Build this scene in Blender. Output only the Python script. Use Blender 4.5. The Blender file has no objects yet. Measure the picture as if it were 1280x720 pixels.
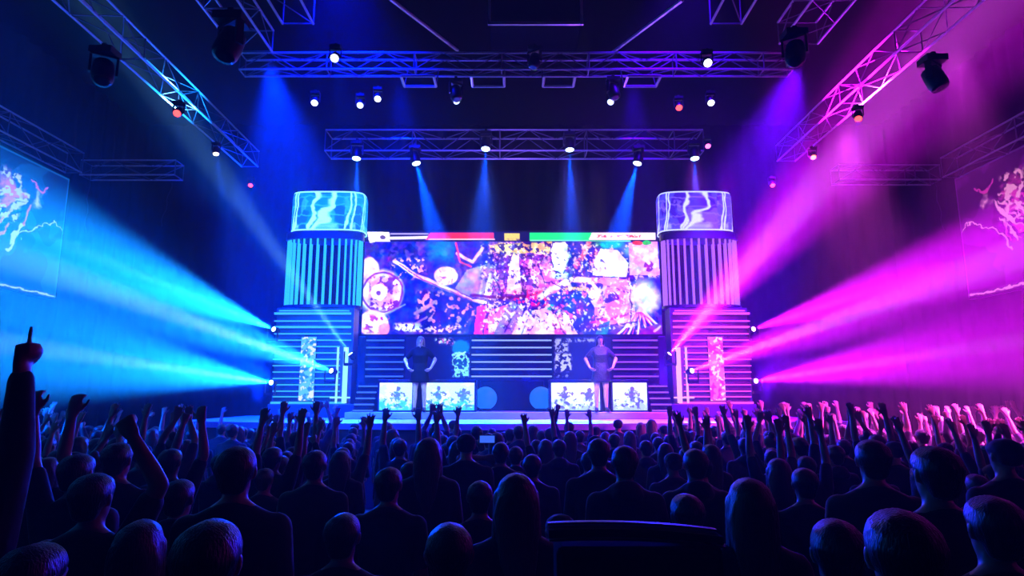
import bpy, bmesh, math, random
import numpy as np
from mathutils import Vector, Matrix, Quaternion

R = random.Random(7)
scene = bpy.context.scene
COL = scene.collection
PI = math.pi

# ------------------------------------------------------------------ view
EYE = Vector((0.0, 0.0, 2.15))
F = 800.0
TH = math.atan(135.0 / F)
CT, ST = math.cos(TH), math.sin(TH)


def at(px, py, Y):
    """the point at depth Y that the photograph shows at (px, py)"""
    u, v = px - 640.0, 360.0 - py
    y = CT * F - ST * v
    z = ST * F + CT * v
    s = Y / y
    return Vector((EYE.x + u * s, Y, EYE.z + z * s))


def atz(px, py, Z):
    u, v = px - 640.0, 360.0 - py
    y = CT * F - ST * v
    z = ST * F + CT * v
    s = (Z - EYE.z) / z
    return Vector((u * s, y * s, Z))


cam_d = bpy.data.cameras.new('camera')
cam_d.lens = 22.5
cam_d.sensor_width = 36.0
cam_d.clip_start = 0.05
cam_d.clip_end = 200
cam = bpy.data.objects.new('camera', cam_d)
COL.objects.link(cam)
cam.location = EYE
cam.rotation_euler = (PI / 2 + TH, 0, 0)
scene.camera = cam

vs = scene.view_settings
vs.view_transform = 'Standard'
vs.look = 'None'
vs.gamma = 1.0
vs.exposure = 0.0
vs.use_curve_mapping = False
cy = scene.cycles
cy.max_bounces = 4
cy.diffuse_bounces = 2
cy.glossy_bounces = 2
cy.transmission_bounces = 2
cy.volume_bounces = 0
cy.transparent_max_bounces = 8
cy.sample_clamp_indirect = 2.0
cy.use_denoising = True
cy.caustics_reflective = False
cy.caustics_refractive = False
world = bpy.data.worlds.new('world')
scene.world = world
world.use_nodes = True
world.node_tree.nodes['Background'].inputs[0].default_value = (0.0, 0.0, 0.001, 1)
world.node_tree.nodes['Background'].inputs[1].default_value = 1.0


# ------------------------------------------------------------------ materials
def lin(c):
    return tuple((x / 255.0 / 12.92) if x / 255.0 <= 0.04045 else ((x / 255.0 + 0.055) / 1.055) ** 2.4 for x in c)


def surf(name, rgb, rough=0.6, metal=0.0, scale=8.0, amount=0.25, bump=0.0, sheen=0.0, spec=0.5):
    """a surface whose colour and roughness vary by a noise texture"""
    m = bpy.data.materials.new(name)
    m.use_nodes = True
    nt = m.node_tree
    b = nt.nodes['Principled BSDF']
    tc = nt.nodes.new('ShaderNodeTexCoord')
    n = nt.nodes.new('ShaderNodeTexNoise')
    n.inputs['Scale'].default_value = scale
    n.inputs['Detail'].default_value = 3.0
    nt.links.new(tc.outputs['Object'], n.inputs['Vector'])
    mx = nt.nodes.new('ShaderNodeMix')
    mx.data_type = 'RGBA'
    c = lin(rgb)
    mx.inputs[6].default_value = tuple(x * (1 - amount) for x in c) + (1,)
    mx.inputs[7].default_value = tuple(min(1, x * (1 + amount)) for x in c) + (1,)
    nt.links.new(n.outputs[0], mx.inputs[0])
    nt.links.new(mx.outputs[2], b.inputs['Base Color'])
    b.inputs['Roughness'].default_value = rough
    b.inputs['Metallic'].default_value = metal
    b.inputs['Specular IOR Level'].default_value = spec
    if sheen:
        b.inputs['Sheen Weight'].default_value = sheen
        b.inputs['Sheen Roughness'].default_value = 0.22
    if bump:
        bp = nt.nodes.new('ShaderNodeBump')
        bp.inputs['Strength'].default_value = bump
        bp.inputs['Distance'].default_value = 0.02
        nt.links.new(n.outputs[0], bp.inputs['Height'])
        nt.links.new(bp.outputs[0], b.inputs['Normal'])
    return m


def glow(name, rgb, strength=1.0, sample=False, front=False):
    m = bpy.data.materials.new(name)
    m.use_nodes = True
    nt = m.node_tree
    b = nt.nodes['Principled BSDF']
    b.inputs['Base Color'].default_value = (0.02, 0.02, 0.02, 1)
    b.inputs['Roughness'].default_value = 0.5
    b.inputs['Emission Color'].default_value = lin(rgb) + (1,)
    b.inputs['Emission Strength'].default_value = strength
    m.cycles.emission_sampling = 'AUTO' if sample else 'NONE'
    return m


def screen_mat(name, strength=1.0, dots=0.0):
    """a video wall: the picture is the colour attribute of the panel itself"""
    m = bpy.data.materials.new(name)
    m.use_nodes = True
    nt = m.node_tree
    b = nt.nodes['Principled BSDF']
    b.inputs['Base Color'].default_value = (0.01, 0.01, 0.01, 1)
    b.inputs['Roughness'].default_value = 0.4
    a = nt.nodes.new('ShaderNodeAttribute')
    a.attribute_name = 'picture'
    nt.links.new(a.outputs['Color'], b.inputs['Emission Color'])
    b.inputs['Emission Strength'].default_value = strength
    m.cycles.emission_sampling = 'NONE'
    return m


M = dict(
    black=surf('black_paint', (16, 16, 18), 0.45, 0, 20, .3),
    drape=surf('black_drape', (1, 1, 1), 1.0, 0, 3, .5, .4, spec=.0),
    floor=surf('dark_floor', (14, 14, 16), 0.5, 0, 2, .4),
    alu=surf('truss_aluminium', (190, 195, 205), 0.35, 0.35, 30, .15),
    matt=surf('matt_black', (7, 7, 8), 1.0, 0, 20, .2, spec=.05),
    steel=surf('dark_steel', (60, 62, 70), 0.4, 0.7, 30, .2),
    deck=surf('pale_deck', (205, 205, 210), 0.35, 0, 4, .08),
    fascia=surf('stage_fascia', (70, 72, 84), 0.6, 0, 6, .3),
    towerbox=surf('tower_panel', (70, 72, 82), 0.5, 0, 6, .2),
    rubber=surf('cable_rubber', (40, 40, 44), 0.6, 0, 20, .2),
)


# ------------------------------------------------------------------ mesh building
class MB:
    def __init__(self):
        self.v, self.f = [], []

    def add(self, vs_, fs_):
        b = len(self.v)
        self.v.extend([tuple(x) for x in vs_])
        self.f.extend([tuple(i + b for i in f) for f in fs_])
        return self

    def box(self, lo, hi):
        x0, y0, z0 = lo
        x1, y1, z1 = hi
        return self.add([(x0, y0, z0), (x1, y0, z0), (x1, y1, z0), (x0, y1, z0), (x0, y0, z1), (x1, y0, z1), (x1, y1, z1), (x0, y1, z1)],
                        [(0, 3, 2, 1), (4, 5, 6, 7), (0, 1, 5, 4), (1, 2, 6, 5), (2, 3, 7, 6), (3, 0, 4, 7)])

    def tube(self, a, b, r, n=8, r2=None, cap=True):
        a, b = Vector(a), Vector(b)
        d = (b - a)
        if d.length < 1e-6:
            return self
        d.normalize()
        u = d.orthogonal().normalized()
        w = d.cross(u)
        r2 = r if r2 is None else r2
        vs_ = []
        for p, rr in ((a, r), (b, r2)):
            for k in range(n):
                t = 2 * PI * k / n
                vs_.append(p + u * (rr * math.cos(t)) + w * (rr * math.sin(t)))
        fs_ = [(k, (k + 1) % n, n + (k + 1) % n, n + k) for k in range(n)]
        if cap:
            fs_ += [tuple(range(n - 1, -1, -1)), tuple(range(n, 2 * n))]
        return self.add(vs_, fs_)

    def lathe(self, prof, n=20, origin=(0, 0, 0), cap=True):
        """prof: list of (radius, z) around z"""
        o = Vector(origin)
        vs_, fs_ = [], []
        for r, z in prof:
            for k in range(n):
                t = 2 * PI * k / n
                vs_.append(o + Vector((r * math.cos(t), r * math.sin(t), z)))
        for i in range(len(prof) - 1):
            for k in range(n):
                a, b = i * n + k, i * n + (k + 1) % n
                fs_.append((a, b, b + n, a + n))
        if cap:
            fs_.append(tuple(range(n - 1, -1, -1)))
            fs_.append(tuple(range((len(prof) - 1) * n, len(prof) * n)))
        return self.add(vs_, fs_)

    def prism(self, pts, z0, z1):
        n = len(pts)
        vs_ = [(x, y, z0) for x, y in pts] + [(x, y, z1) for x, y in pts]
        fs_ = [tuple(range(n - 1, -1, -1)), tuple(range(n, 2 * n))] + [(k, (k + 1) % n, n + (k + 1) % n, n + k) for k in range(n)]
        return self.add(vs_, fs_)

    def mesh(self, name, mat, smooth=False):
        me = bpy.data.meshes.new(name)
        me.from_pydata(self.v, [], self.f)
        me.update()
        if mat:
            me.materials.append(mat)
        if smooth:
            me.shade_smooth()
        return me

    def build(self, name, mat, parent=None, smooth=False, bevel=0):
        o = bpy.data.objects.new(name, self.mesh(name, mat, smooth))
        COL.objects.link(o)
        if parent:
            o.parent = parent
        if bevel:
            b = o.modifiers.new('bevel', 'BEVEL')
            b.width = bevel
            b.segments = 2
            b.limit_method = 'ANGLE'
        return o


def tag(o, label=None, cat=None, group=None, kind=None):
    if label:
        o['label'] = label
    if cat:
        o['category'] = cat
    if group:
        o['group'] = group
    if kind:
        o['kind'] = kind
    return o


def empty(name, loc=(0, 0, 0), rz=0):
    o = bpy.data.objects.new(name, None)
    COL.objects.link(o)
    o.location = loc
    o.rotation_euler = (0, 0, rz)
    o.empty_display_size = .1
    return o


def link(name, me, parent=None, loc=None, rot=None):
    o = bpy.data.objects.new(name, me)
    COL.objects.link(o)
    if parent:
        o.parent = parent
    if loc is not None:
        o.location = loc
    if rot is not None:
        o.rotation_euler = rot
    return o


def struct(name, mb, mat):
    return tag(mb.build(name, mat), kind='structure')


# ------------------------------------------------------------------ room
XW, YB, YF, ZC = 11.6, 19.0, -1.5, 10.5
struct('floor', MB().box((-XW, YF, -.2), (XW, YB, 0)), M['floor'])
struct('ceiling', MB().box((-XW, YF, ZC), (XW, YB, ZC + .2)), M['drape'])


def drape_wall(name, a, b, z0, z1, depth=.12, pitch=.5):
    a, b = Vector(a), Vector(b)
    L = (b - a).length
    d = (b - a).normalized()
    nrm = Vector((-d.y, d.x))
    n = int(L / pitch * 6)
    vs_, fs_ = [], []
    for k in range(n + 1):
        s = L * k / n
        off = depth * .5 * math.sin(2 * PI * s / pitch + .7 * math.sin(s * 1.3))
        p = a + d * s + nrm * off
        for z in (z0, z1):
            vs_.append((p.x, p.y, z))
    for k in range(n):
        fs_.append((2 * k, 2 * k + 2, 2 * k + 3, 2 * k + 1))
    m = MB().add(vs_, fs_)
    o = m.build(name, M['drape'], None, True)
    s = o.modifiers.new('thick', 'SOLIDIFY')
    s.thickness = .02
    tag(o, kind='structure')


drape_wall('wall_back', (XW, YB - .1), (-XW, YB - .1), 0, ZC)
drape_wall('wall_left', (-XW + .1, YB), (-XW + .1, YF), 0, ZC)
drape_wall('wall_right', (XW - .1, YF), (XW - .1, YB), 0, ZC)

# haze fills the hall
hz = bpy.data.materials.new('haze')
hz.use_nodes = True
nt = hz.node_tree
nt.nodes.remove(nt.nodes['Principled BSDF'])
v = nt.nodes.new('ShaderNodeVolumeScatter')
v.inputs['Color'].default_value = (1, 1, 1, 1)
v.inputs['Density'].default_value = 0.006
v.inputs['Anisotropy'].default_value = 0.25
nt.links.new(v.outputs[0], nt.nodes['Material Output'].inputs['Volume'])
hb = MB().box((-XW - .3, YF - .3, -.3), (XW + .3, YB + .3, ZC + .3)).build('haze', hz)
tag(hb, 'thin stage haze filling the hall and showing the beams', 'haze', kind='stuff')
hb.display_type = 'WIRE'

# ------------------------------------------------------------------ painting the pictures of the video walls
class Paint:
    def __init__(self, x0, y0, x1, y1, nx, ny, base, seed=1):
        self.x0, self.y0, self.x1, self.y1, self.nx, self.ny = x0, y0, x1, y1, nx, ny
        self.X, self.Y = np.meshgrid(np.linspace(x0, x1, nx), np.linspace(y0, y1, ny))
        self.C = np.zeros((ny, nx, 3))
        self.C[:] = base
        self.rng = np.random.RandomState(seed)
        s = (x1 - x0) / 60.0
        self.wx, self.wy = self.noise(s * 2), self.noise(s * 2)

    def noise(self, cell):
        """smooth noise in about -1..1 with features of about `cell`: three turned octaves"""
        return 1.25 * (self._octave(cell, .6) + .55 * self._octave(cell * .55, 2.1) + .3 * self._octave(cell * .3, 1.2)) / 1.4

    def _octave(self, cell, ang):
        c, s = math.cos(ang), math.sin(ang)
        fx = ((self.X - self.x0) * c + (self.Y - self.y0) * s) / cell
        fy = (-(self.X - self.x0) * s + (self.Y - self.y0) * c) / cell
        fx -= fx.min()
        fy -= fy.min()
        gx, gy = int(fx.max()) + 3, int(fy.max()) + 3
        g = self.rng.rand(gy, gx) * 2 - 1
        ix, iy = fx.astype(int), fy.astype(int)
        tx, ty = fx - ix, fy - iy
        tx, ty = tx * tx * (3 - 2 * tx), ty * ty * (3 - 2 * ty)
        a = g[iy, ix] * (1 - tx) + g[iy, ix + 1] * tx
        b = g[iy + 1, ix] * (1 - tx) + g[iy + 1, ix + 1] * tx
        return a * (1 - ty) + b * ty

    def mix(self, mask, col):
        m = np.clip(mask, 0, 1)[..., None]
        self.C = self.C * (1 - m) + np.array(col, float) * m

    def ell(self, cx, cy, rx, ry, col, rot=0, soft=.15, warp=1.0, al=1.0):
        x = self.X + self.wx * warp - cx
        y = self.Y + self.wy * warp - cy
        c, s = math.cos(rot), math.sin(rot)
        d = np.sqrt(((x * c + y * s) / rx) ** 2 + ((-x * s + y * c) / ry) ** 2)
        self.mix((1 - d) / soft * al if al == 1 else np.clip((1 - d) / soft, 0, 1) * al, col)

    def ring(self, cx, cy, rx, ry, w, col, warp=1.0):
        x = self.X + self.wx * warp - cx
        y = self.Y + self.wy * warp - cy
        d = np.abs(np.sqrt((x / rx) ** 2 + (y / ry) ** 2) - 1) * min(rx, ry)
        self.mix((w - d) / (w * .5), col)

    def poly(self, pts, col, warp=.8, al=1.0):
        x = self.X + self.wx * warp
        y = self.Y + self.wy * warp
        inside = np.zeros(x.shape, bool)
        n = len(pts)
        for i in range(n):
            (xa, ya), (xb, yb) = pts[i], pts[(i + 1) % n]
            if ya == yb:
                continue
            inside ^= ((ya > y) != (yb > y)) & (x < (xb - xa) * (y - ya) / (yb - ya) + xa)
        self.mix(inside * al, col)

    def line(self, pts, w, col, warp=.8, al=1.0):
        x = self.X + self.wx * warp
        y = self.Y + self.wy * warp
        best = np.full(x.shape, 1e9)
        for (xa, ya), (xb, yb) in zip(pts[:-1], pts[1:]):
            dx, dy = xb - xa, yb - ya
            t = np.clip(((x - xa) * dx + (y - ya) * dy) / (dx * dx + dy * dy + 1e-9), 0, 1)
            best = np.minimum(best, np.hypot(x - xa - t * dx, y - ya - t * dy))
        self.mix(np.clip((w - best) / (w * .5), 0, 1) * al, col)

    def speck(self, cell, lo, col, region=None, al=1.0):
        n = self.noise(cell)
        m = np.clip((n - lo) / .12, 0, 1) * al
        if region is not None:
            xa, ya, xb, yb = region
            e = cell
            m = m * np.clip((self.X - xa) / e, 0, 1) * np.clip((xb - self.X) / e, 0, 1) * np.clip((self.Y - ya) / e, 0, 1) * np.clip((yb - self.Y) / e, 0, 1)
        self.mix(m, col)

    def panel(self, name, place, mat, parent=None, thick=0.0):
        """place(u, v) -> position for u, v in 0..1 (v downwards)"""
        nx, ny = self.nx, self.ny
        vs_ = []
        for j in range(ny):
            for i in range(nx):
                vs_.append(place(i / (nx - 1), j / (ny - 1)))
        fs_ = [(j * nx + i, (j + 1) * nx + i, (j + 1) * nx + i + 1, j * nx + i + 1) for j in range(ny - 1) for i in range(nx - 1)]
        me = bpy.data.meshes.new(name)
        me.from_pydata(vs_, [], fs_)
        a = me.color_attributes.new('picture', 'FLOAT_COLOR', 'POINT')
        c = np.clip(self.C, 0, 255) / 255.0
        c = np.where(c <= .04045, c / 12.92, ((c + .055) / 1.055) ** 2.4)
        rgba = np.ones((ny * nx, 4), np.float32)
        rgba[:, :3] = c.reshape(-1, 3)
        a.data.foreach_set('color', rgba.ravel())
        me.materials.append(mat)
        o = bpy.data.objects.new(name, me)
        COL.objects.link(o)
        if parent:
            o.parent = parent
        return o


# --- main screen (coordinates are those of the photograph)
def paint_main():
    p = Paint(456, 291, 826, 417, 500, 170, (40, 30, 190), 3)
    # broad ground
    p.speck(14, .1, (25, 20, 150))
    p.speck(8, .35, (80, 50, 190))
    p.ell(500, 370, 45, 50, (8, 30, 215), soft=.5)
    p.ell(555, 315, 28, 22, (10, 90, 200), soft=.5)
    # pale hooded roundel and its figures, left
    p.ell(462, 338, 14, 16, (235, 215, 250))
    p.ell(478, 366, 31, 30, (225, 205, 245))
    p.ring(480, 366, 25, 24, 1.6, (120, 50, 190))
    p.ell(480, 366, 20, 20, (215, 150, 230), soft=.2)
    p.speck(4, .1, (110, 30, 170), (462, 345, 503, 390))
    p.ell(476, 366, 11, 11, (245, 225, 245))
    p.ell(475, 367, 3, 3, (120, 60, 140))
    p.ell(470, 404, 20, 17, (245, 205, 235))
    p.speck(4, .2, (170, 60, 170), (457, 392, 492, 417))
    p.ell(484, 410, 7, 8, (255, 150, 140))
    p.line([(490, 391), (508, 381)], 1.2, (120, 150, 255))
    # long diagonal blade
    p.line([(494, 328), (520, 345), (560, 362), (600, 378), (618, 382)], 3.2, (240, 200, 250))
    p.line([(500, 332), (530, 351), (590, 376)], 1.0, (150, 60, 190))
    p.speck(4, .2, (235, 160, 235), (488, 322, 535, 352))
    # round pale head
    p.ell(559, 346, 16, 13, (250, 225, 245))
    p.ell(557, 348, 3, 2.4, (140, 90, 150))
    p.speck(3, .45, (220, 130, 170), (545, 336, 575, 358))
    # dark shards below blade with lilac bits
    p.poly([(530, 362), (600, 382), (575, 415), (515, 412)], (30, 20, 150))
    p.speck(5, .35, (205, 130, 235), (520, 362, 600, 412))
    p.line([(522, 392), (545, 378)], 3, (190, 120, 235))
    p.line([(512, 410), (535, 396)], 1.6, (150, 110, 240))
    p.poly([(598, 384), (612, 380), (616, 417), (594, 417)], (225, 40, 190))
    p.poly([(612, 388), (640, 380), (650, 417), (612, 417)], (235, 90, 215))
    p.speck(4, .1, (250, 190, 245), (606, 380, 655, 417))
    # red/dark figure upper centre-left
    p.poly([(570, 303), (590, 298), (598, 318), (582, 336), (568, 325)], (60, 35, 170))
    p.line([(572, 318), (592, 328), (604, 312)], 2.6, (245, 180, 240))
    p.line([(570, 306), (576, 328), (590, 334)], 1.6, (220, 60, 130))
    # lavender cape
    p.poly([(570, 362), (585, 338), (612, 330), (632, 340), (620, 378), (590, 374)], (150, 120, 225))
    p.line([(606, 340), (600, 372)], 2, (190, 165, 240))
    p.poly([(612, 342), (640, 336), (628, 352), (612, 372), (606, 372)], (240, 225, 245))
    p.speck(5, .2, (30, 40, 170), (608, 345, 640, 375))
    # centre tall ornaments
    p.poly([(612, 305), (700, 305), (712, 350), (690, 372), (630, 372)], (110, 50, 190))
    p.speck(5, .05, (195, 90, 225), (610, 300, 715, 372))
    p.speck(4, .3, (50, 15, 130), (610, 300, 715, 372))
    p.poly([(640, 318), (649, 318), (653, 368), (634, 368)], (250, 190, 225))
    p.ell(690, 345, 20, 24, (205, 90, 230), rot=.3, soft=.3)
    p.speck(5, .2, (235, 150, 250), (665, 325, 712, 370))
    p.poly([(612, 308), (640, 305), (700, 305), (716, 312), (700, 320), (655, 318), (620, 318)], (240, 175, 120), 1.5)
    p.speck(4, .1, (250, 225, 140), (612, 303, 714, 322))
    p.speck(4, .2, (60, 20, 120), (612, 300, 714, 325))
    p.line([(590, 370), (630, 373), (680, 368), (705, 352)], 2.4, (90, 10, 120))
    p.speck(3.5, .0, (225, 40, 130), (640, 362, 690, 385))
    # arm sweeping to the right
    p.line([(676, 372), (695, 360), (715, 350), (742, 352)], 5, (250, 215, 230))
    p.line([(705, 362), (735, 362), (745, 378)], 3, (255, 180, 110))
    # lower fans
    p.poly([(640, 417), (660, 385), (672, 390), (655, 417)], (240, 190, 245))
    p.poly([(650, 417), (668, 388), (690, 384), (694, 417)], (245, 185, 225))
    p.poly([(618, 417), (640, 375), (655, 388), (640, 417)], (150, 100, 230))
    p.line([(665, 388), (652, 417)], 1.2, (70, 120, 240))
    p.line([(648, 383), (632, 414)], 1.2, (70, 30, 170))
    p.poly([(690, 394), (705, 388), (722, 417), (698, 417)], (250, 205, 225))
    p.ell(705, 378, 22, 14, (40, 60, 215), soft=.3)
    p.ell(690, 385, 7, 5, (20, 180, 190), soft=.4)
    p.speck(4, .35, (220, 80, 220), (690, 362, 745, 400))
    p.poly([(716, 400), (735, 394), (742, 410), (722, 412)], (50, 25, 150))
    # right part
    p.poly([(690, 306), (708, 304), (716, 322), (704, 345), (692, 340)], (235, 245, 215))
    p.ell(700, 345, 14, 7, (190, 225, 245), soft=.6)
    p.ell(725, 312, 12, 10, (60, 30, 160))
    p.line([(722, 335), (738, 305)], 4, (235, 80, 130))
    p.line([(730, 342), (748, 312)], 2, (80, 25, 150))
    p.speck(3.5, .3, (245, 150, 190), (715, 303, 752, 345))
    p.ell(765, 307, 22, 8, (20, 180, 170), soft=.5)
    p.ell(790, 315, 14, 10, (120, 190, 245), soft=.6)
    p.poly([(752, 312), (775, 314), (787, 330), (784, 347), (742, 347), (744, 325)], (250, 235, 250))
    p.poly([(788, 305), (824, 303), (826, 345), (788, 345)], (225, 165, 240))
    p.ell(812, 334, 7, 7, (130, 40, 190))
    p.speck(4, .2, (245, 200, 250), (788, 305, 826, 350))
    p.poly([(740, 348), (788, 348), (795, 400), (745, 408)], (225, 120, 235))
    p.ell(750, 360, 9, 6, (75, 25, 180), rot=.5)
    p.poly([(754, 372), (772, 364), (775, 374), (754, 380)], (90, 25, 170))
    p.line([(758, 358), (785, 366)], 1.5, (150, 50, 190))
    p.line([(738, 402), (765, 398), (792, 390)], 2, (170, 40, 170))
    p.speck(7, .3, (250, 175, 245), (742, 350, 800, 410))
    p.poly([(742, 352), (752, 365), (744, 385), (736, 372)], (250, 215, 200))
    p.ell(806, 372, 22, 26, (255, 250, 255), soft=.5)
    for a in range(6):
        p.line([(800, 385), (772 + a * 12, 417)], 1.6, (250, 200, 250))
        p.line([(795 + a, 390), (778 + a * 11, 417)], .8, (190, 60, 200))
    p.poly([(800, 410), (826, 402), (826, 417), (798, 417)], (120, 30, 190))
    p.line([(816, 413), (823, 407)], 1.6, (220, 160, 250))
    p.ell(700, 415, 8, 6, (190, 90, 220))
    p.poly([(748, 405), (762, 400), (758, 417), (744, 417)], (40, 110, 200))
    # dark contours between the shapes
    for q in ([(640, 318), (634, 350), (628, 372)], [(652, 318), (658, 350), (656, 370)], [(570, 362), (590, 374), (622, 378)], [(612, 380), (606, 417)],
              [(655, 388), (664, 384), (690, 384), (706, 417)], [(742, 347), (788, 348)], [(787, 330), (789, 400)], [(745, 408), (795, 400)],
              [(690, 306), (690, 340), (704, 346)], [(716, 322), (704, 345)], [(672, 330), (684, 352), (706, 362)], [(628, 328), (618, 345), (626, 362)]):
        p.line(q, .9, (70, 25, 150), 2.5)
    p.speck(3.2, .45, (60, 25, 150), (600, 305, 760, 415), .8)
    p.speck(3.2, .45, (255, 225, 250), (600, 305, 800, 415), .8)
    # caption bars
    p.speck(3, -.1, (200, 225, 230), (494, 402, 530, 415))
    p.speck(3, .1, (220, 175, 250), (526, 404, 580, 417))
    # the bars along the top
    p.mix((p.Y < 303) * 1.0, (10, 8, 70))
    p.poly([(458, 291), (486, 291), (488, 303), (462, 305)], (240, 230, 245), .8)
    p.ell(478, 298, 4, 3, (90, 70, 110))
    p.line([(488, 293.5), (535, 293.5)], 1.2, (175, 160, 235), 0)
    p.line([(488, 299), (540, 298)], 2.4, (248, 232, 240), 0)
    p.poly([(538, 292), (618, 292), (618, 301), (532, 301)], (240, 40, 60), 0)
    p.line([(536, 300.5), (619, 300.5)], .9, (255, 205, 195), 0)
    p.poly([(631, 293), (651, 293), (651, 302), (631, 302)], (215, 190, 95), 0)
    p.speck(3, .2, (60, 25, 110), (628, 299, 655, 306))
    p.poly([(663, 292), (742, 292), (738, 302), (663, 302)], (25, 215, 110), 0)
    p.line([(664, 301.8), (790, 302.5)], .9, (120, 230, 180), 0)
    p.poly([(742, 292), (822, 292), (822, 301), (738, 301)], (250, 215, 225), 0)
    p.speck(2.2, .2, (200, 40, 60), (744, 294, 805, 299))
    p.ell(799, 305, 7, 3, (240, 60, 60))
    p.ell(811, 305, 6, 3.4, (20, 190, 90))
    # glow and grain of the moving picture
    k = 1 + .16 * p.noise(16) + .1 * p.noise(5)
    k = np.where(p.Y < 303.5, 1, k)
    p.C = p.C * k[..., None]
    for ch, am in ((0, 34), (1, 26), (2, 16)):
        p.C[..., ch] += np.where(p.Y < 303.5, 0, am * p.noise(11) + am * .6 * p.noise(4))
    return p


M['main_screen'] = screen_mat('main_screen_picture', 1.75)
YS = 17.0
c00, c10, c01 = at(458, 290, YS), at(822, 290, YS), at(456, 418, YS)
hw = 0.5 * (c10.x - c00.x) + .02
zt, zb = c00.z, c01.z
scr = empty('video_screen', (0, YS, 0))
tag(scr, 'wide main video screen showing a colourful fight scene above the stage', 'screen')
pm = paint_main()
pm.panel('display', lambda u, v_: (-hw + 2 * hw * u, -.02, zt + (zb - zt) * v_), M['main_screen'], scr)
MB().box((-hw - .05, 0, zb - .05), (hw + .05, .18, zt + .05)).build('housing', M['black'], scr, bevel=.01)
f = MB()
for x in (-hw - .04, hw + .04):
    f.box((x - .03, -.04, zb - .05), (x + .03, .0, zt + .05))
for z in (zt + .02, zb - .04):
    f.box((-hw - .07, -.04, z - .02), (hw + .07, .0, z + .02))
f.build('bezel', M['black'], scr)
# its support legs stand on the deck behind
ZD = 1.62
for x in (-3.2, -1.1, 1.1, 3.2):
    MB().box((x - .05, .18, ZD), (x + .05, .28, zt)).build('upright', M['steel'], scr)

# ------------------------------------------------------------------ stage
def arc_front(xh, yc, ye, n=24):
    return [(-xh + 2 * xh * k / n, ye - (ye - yc) * (1 - ((-xh + 2 * xh * k / n) / xh) ** 2)) for k in range(n + 1)]


st = empty('stage', (0, 0, 0))
tag(st, 'pale low stage deck with a curved front edge across the hall', 'stage')
af = arc_front(6.1, 12.6, 13.6)
pts = af + [(7.2, 13.9), (7.2, 17.9), (-7.2, 17.9), (-7.2, 13.9)]
MB().prism(pts, ZD - .12, ZD).build('deck', M['deck'], st)
pts2 = [(x * .985, y + .1) for x, y in af] + [(7.1, 14.0), (7.1, 17.8), (-7.1, 17.8), (-7.1, 14.0)]
MB().prism(pts2, 0, ZD - .12).build('fascia', M['fascia'], st)

# riser with its light edge
zr = at(640, 515.5, 15.1).z
rs = empty('stage_riser', (0, 15.1, ZD))
tag(rs, 'low white fronted riser carrying the two desks on the stage', 'riser')
MB().box((-3.88, 0.0, 0), (3.88, 1.6, zr - ZD)).build('platform', M['deck'], rs, bevel=.01)

# centre opening and its floor
# back wall of the set with light strips (three bays and two dark doorways)
M['strip_left'] = glow('light_strip_blue', (60, 110, 255), 1.3)
M['strip_mid'] = glow('light_strip_pale_blue', (150, 175, 255), 1.3)
M['strip_right'] = glow('light_strip_violet', (165, 80, 255), 1.3)
wl = empty('stage_backwall', (0, 16.75, 0))
tag(wl, 'dark set wall of horizontal light strips below the main screen', 'stage set wall')
YW = 16.75
zw0, zw1 = at(640, 476, YW).z, zb - .06
def bay(x0, x1, mat, tint):
    a, b = at(x0, 450, YW).x, at(x1, 450, YW).x
    MB().box((a, 0, zw0), (b, .15, zw1)).build('panel', tint, wl)
    for k in range(6):
        z = at(640, 425.5 + 9.0 * k, YW).z
        MB().box((a + .03, -.03, z - .017), (b - .03, 0, z + .017)).build('light_strip', mat, wl)
M['set_dark'] = surf('set_panel', (22, 24, 40), .4, 0, 10, .2)
bay(456, 506, M['strip_left'], M['set_dark'])
bay(588, 691, M['strip_mid'], M['set_dark'])
bay(765, 824, M['strip_right'], M['set_dark'])
# frame of the wall down to the deck on both sides of the centre opening
for a, b in ((456, 600), (680, 824)):
    xa, xb = at(a, 480, YW).x, at(b, 480, YW).x
    MB().box((xa, .02, ZD), (xb, .15, zw0)).build('plinth', M['set_dark'], wl)
MB().box((at(600, 480, YW).x, .6, ZD), (at(680, 480, YW).x, .7, zw0)).build('recess_back', M['black'], wl)

# dark picture panels behind the performers
def side_panel(x0, x1, seed, tone, label):
    a, b = at(x0, 450, YW - .1), at(x1, 450, YW - .1)
    p = Paint(x0, 420, x1, 474, 170, 110, (8, 12, 60) if seed == 1 else (16, 8, 60), seed)
    if seed == 1:
        p.ell(576, 434, 13, 12, (12, 120, 165), soft=.3)
        p.ell(576, 458, 11, 15, (10, 70, 120), soft=.3)
        p.ring(576, 452, 9, 11, 1.4, (150, 235, 240), 3)
        p.speck(3, .25, (130, 230, 240), (564, 438, 588, 473))
        p.line([(571, 445), (582, 440)], 1.4, (170, 245, 240))
        p.speck(3, -.1, (215, 120, 190), (546, 421, 568, 432))
        p.speck(3.5, .15, (190, 225, 245), (542, 420, 570, 430))
    else:
        p.speck(3, .0, (165, 165, 235), (692, 421, 712, 442))
        p.speck(3, -.05, (190, 190, 245), (692, 440, 716, 466))
        p.speck(3, .3, (120, 130, 210), (690, 466, 716, 473))
        p.speck(2.4, .0, (150, 150, 240), (708, 421, 745, 428))
    t = empty('picture_panel', (0, YW - .1, 0))
    tag(t, label, 'screen')
    z0, z1 = at(640, 474, YW - .1).z, at(640, 421, YW - .1).z
    p.panel('display', lambda u, v_: (a.x + (b.x - a.x) * u, -.012, z1 + (z0 - z1) * v_), M['side_picture'], t)
    MB().box((a.x - .02, -.008, z0 - .02), (b.x + .02, .06, z1 + .02)).build('housing', M['black'], t)
    return t
M['side_picture'] = screen_mat('panel_picture', 1.4)
side_panel(507, 587, 1, 0, 'dark picture panel with teal figure behind the performer in a dark dress')
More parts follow.
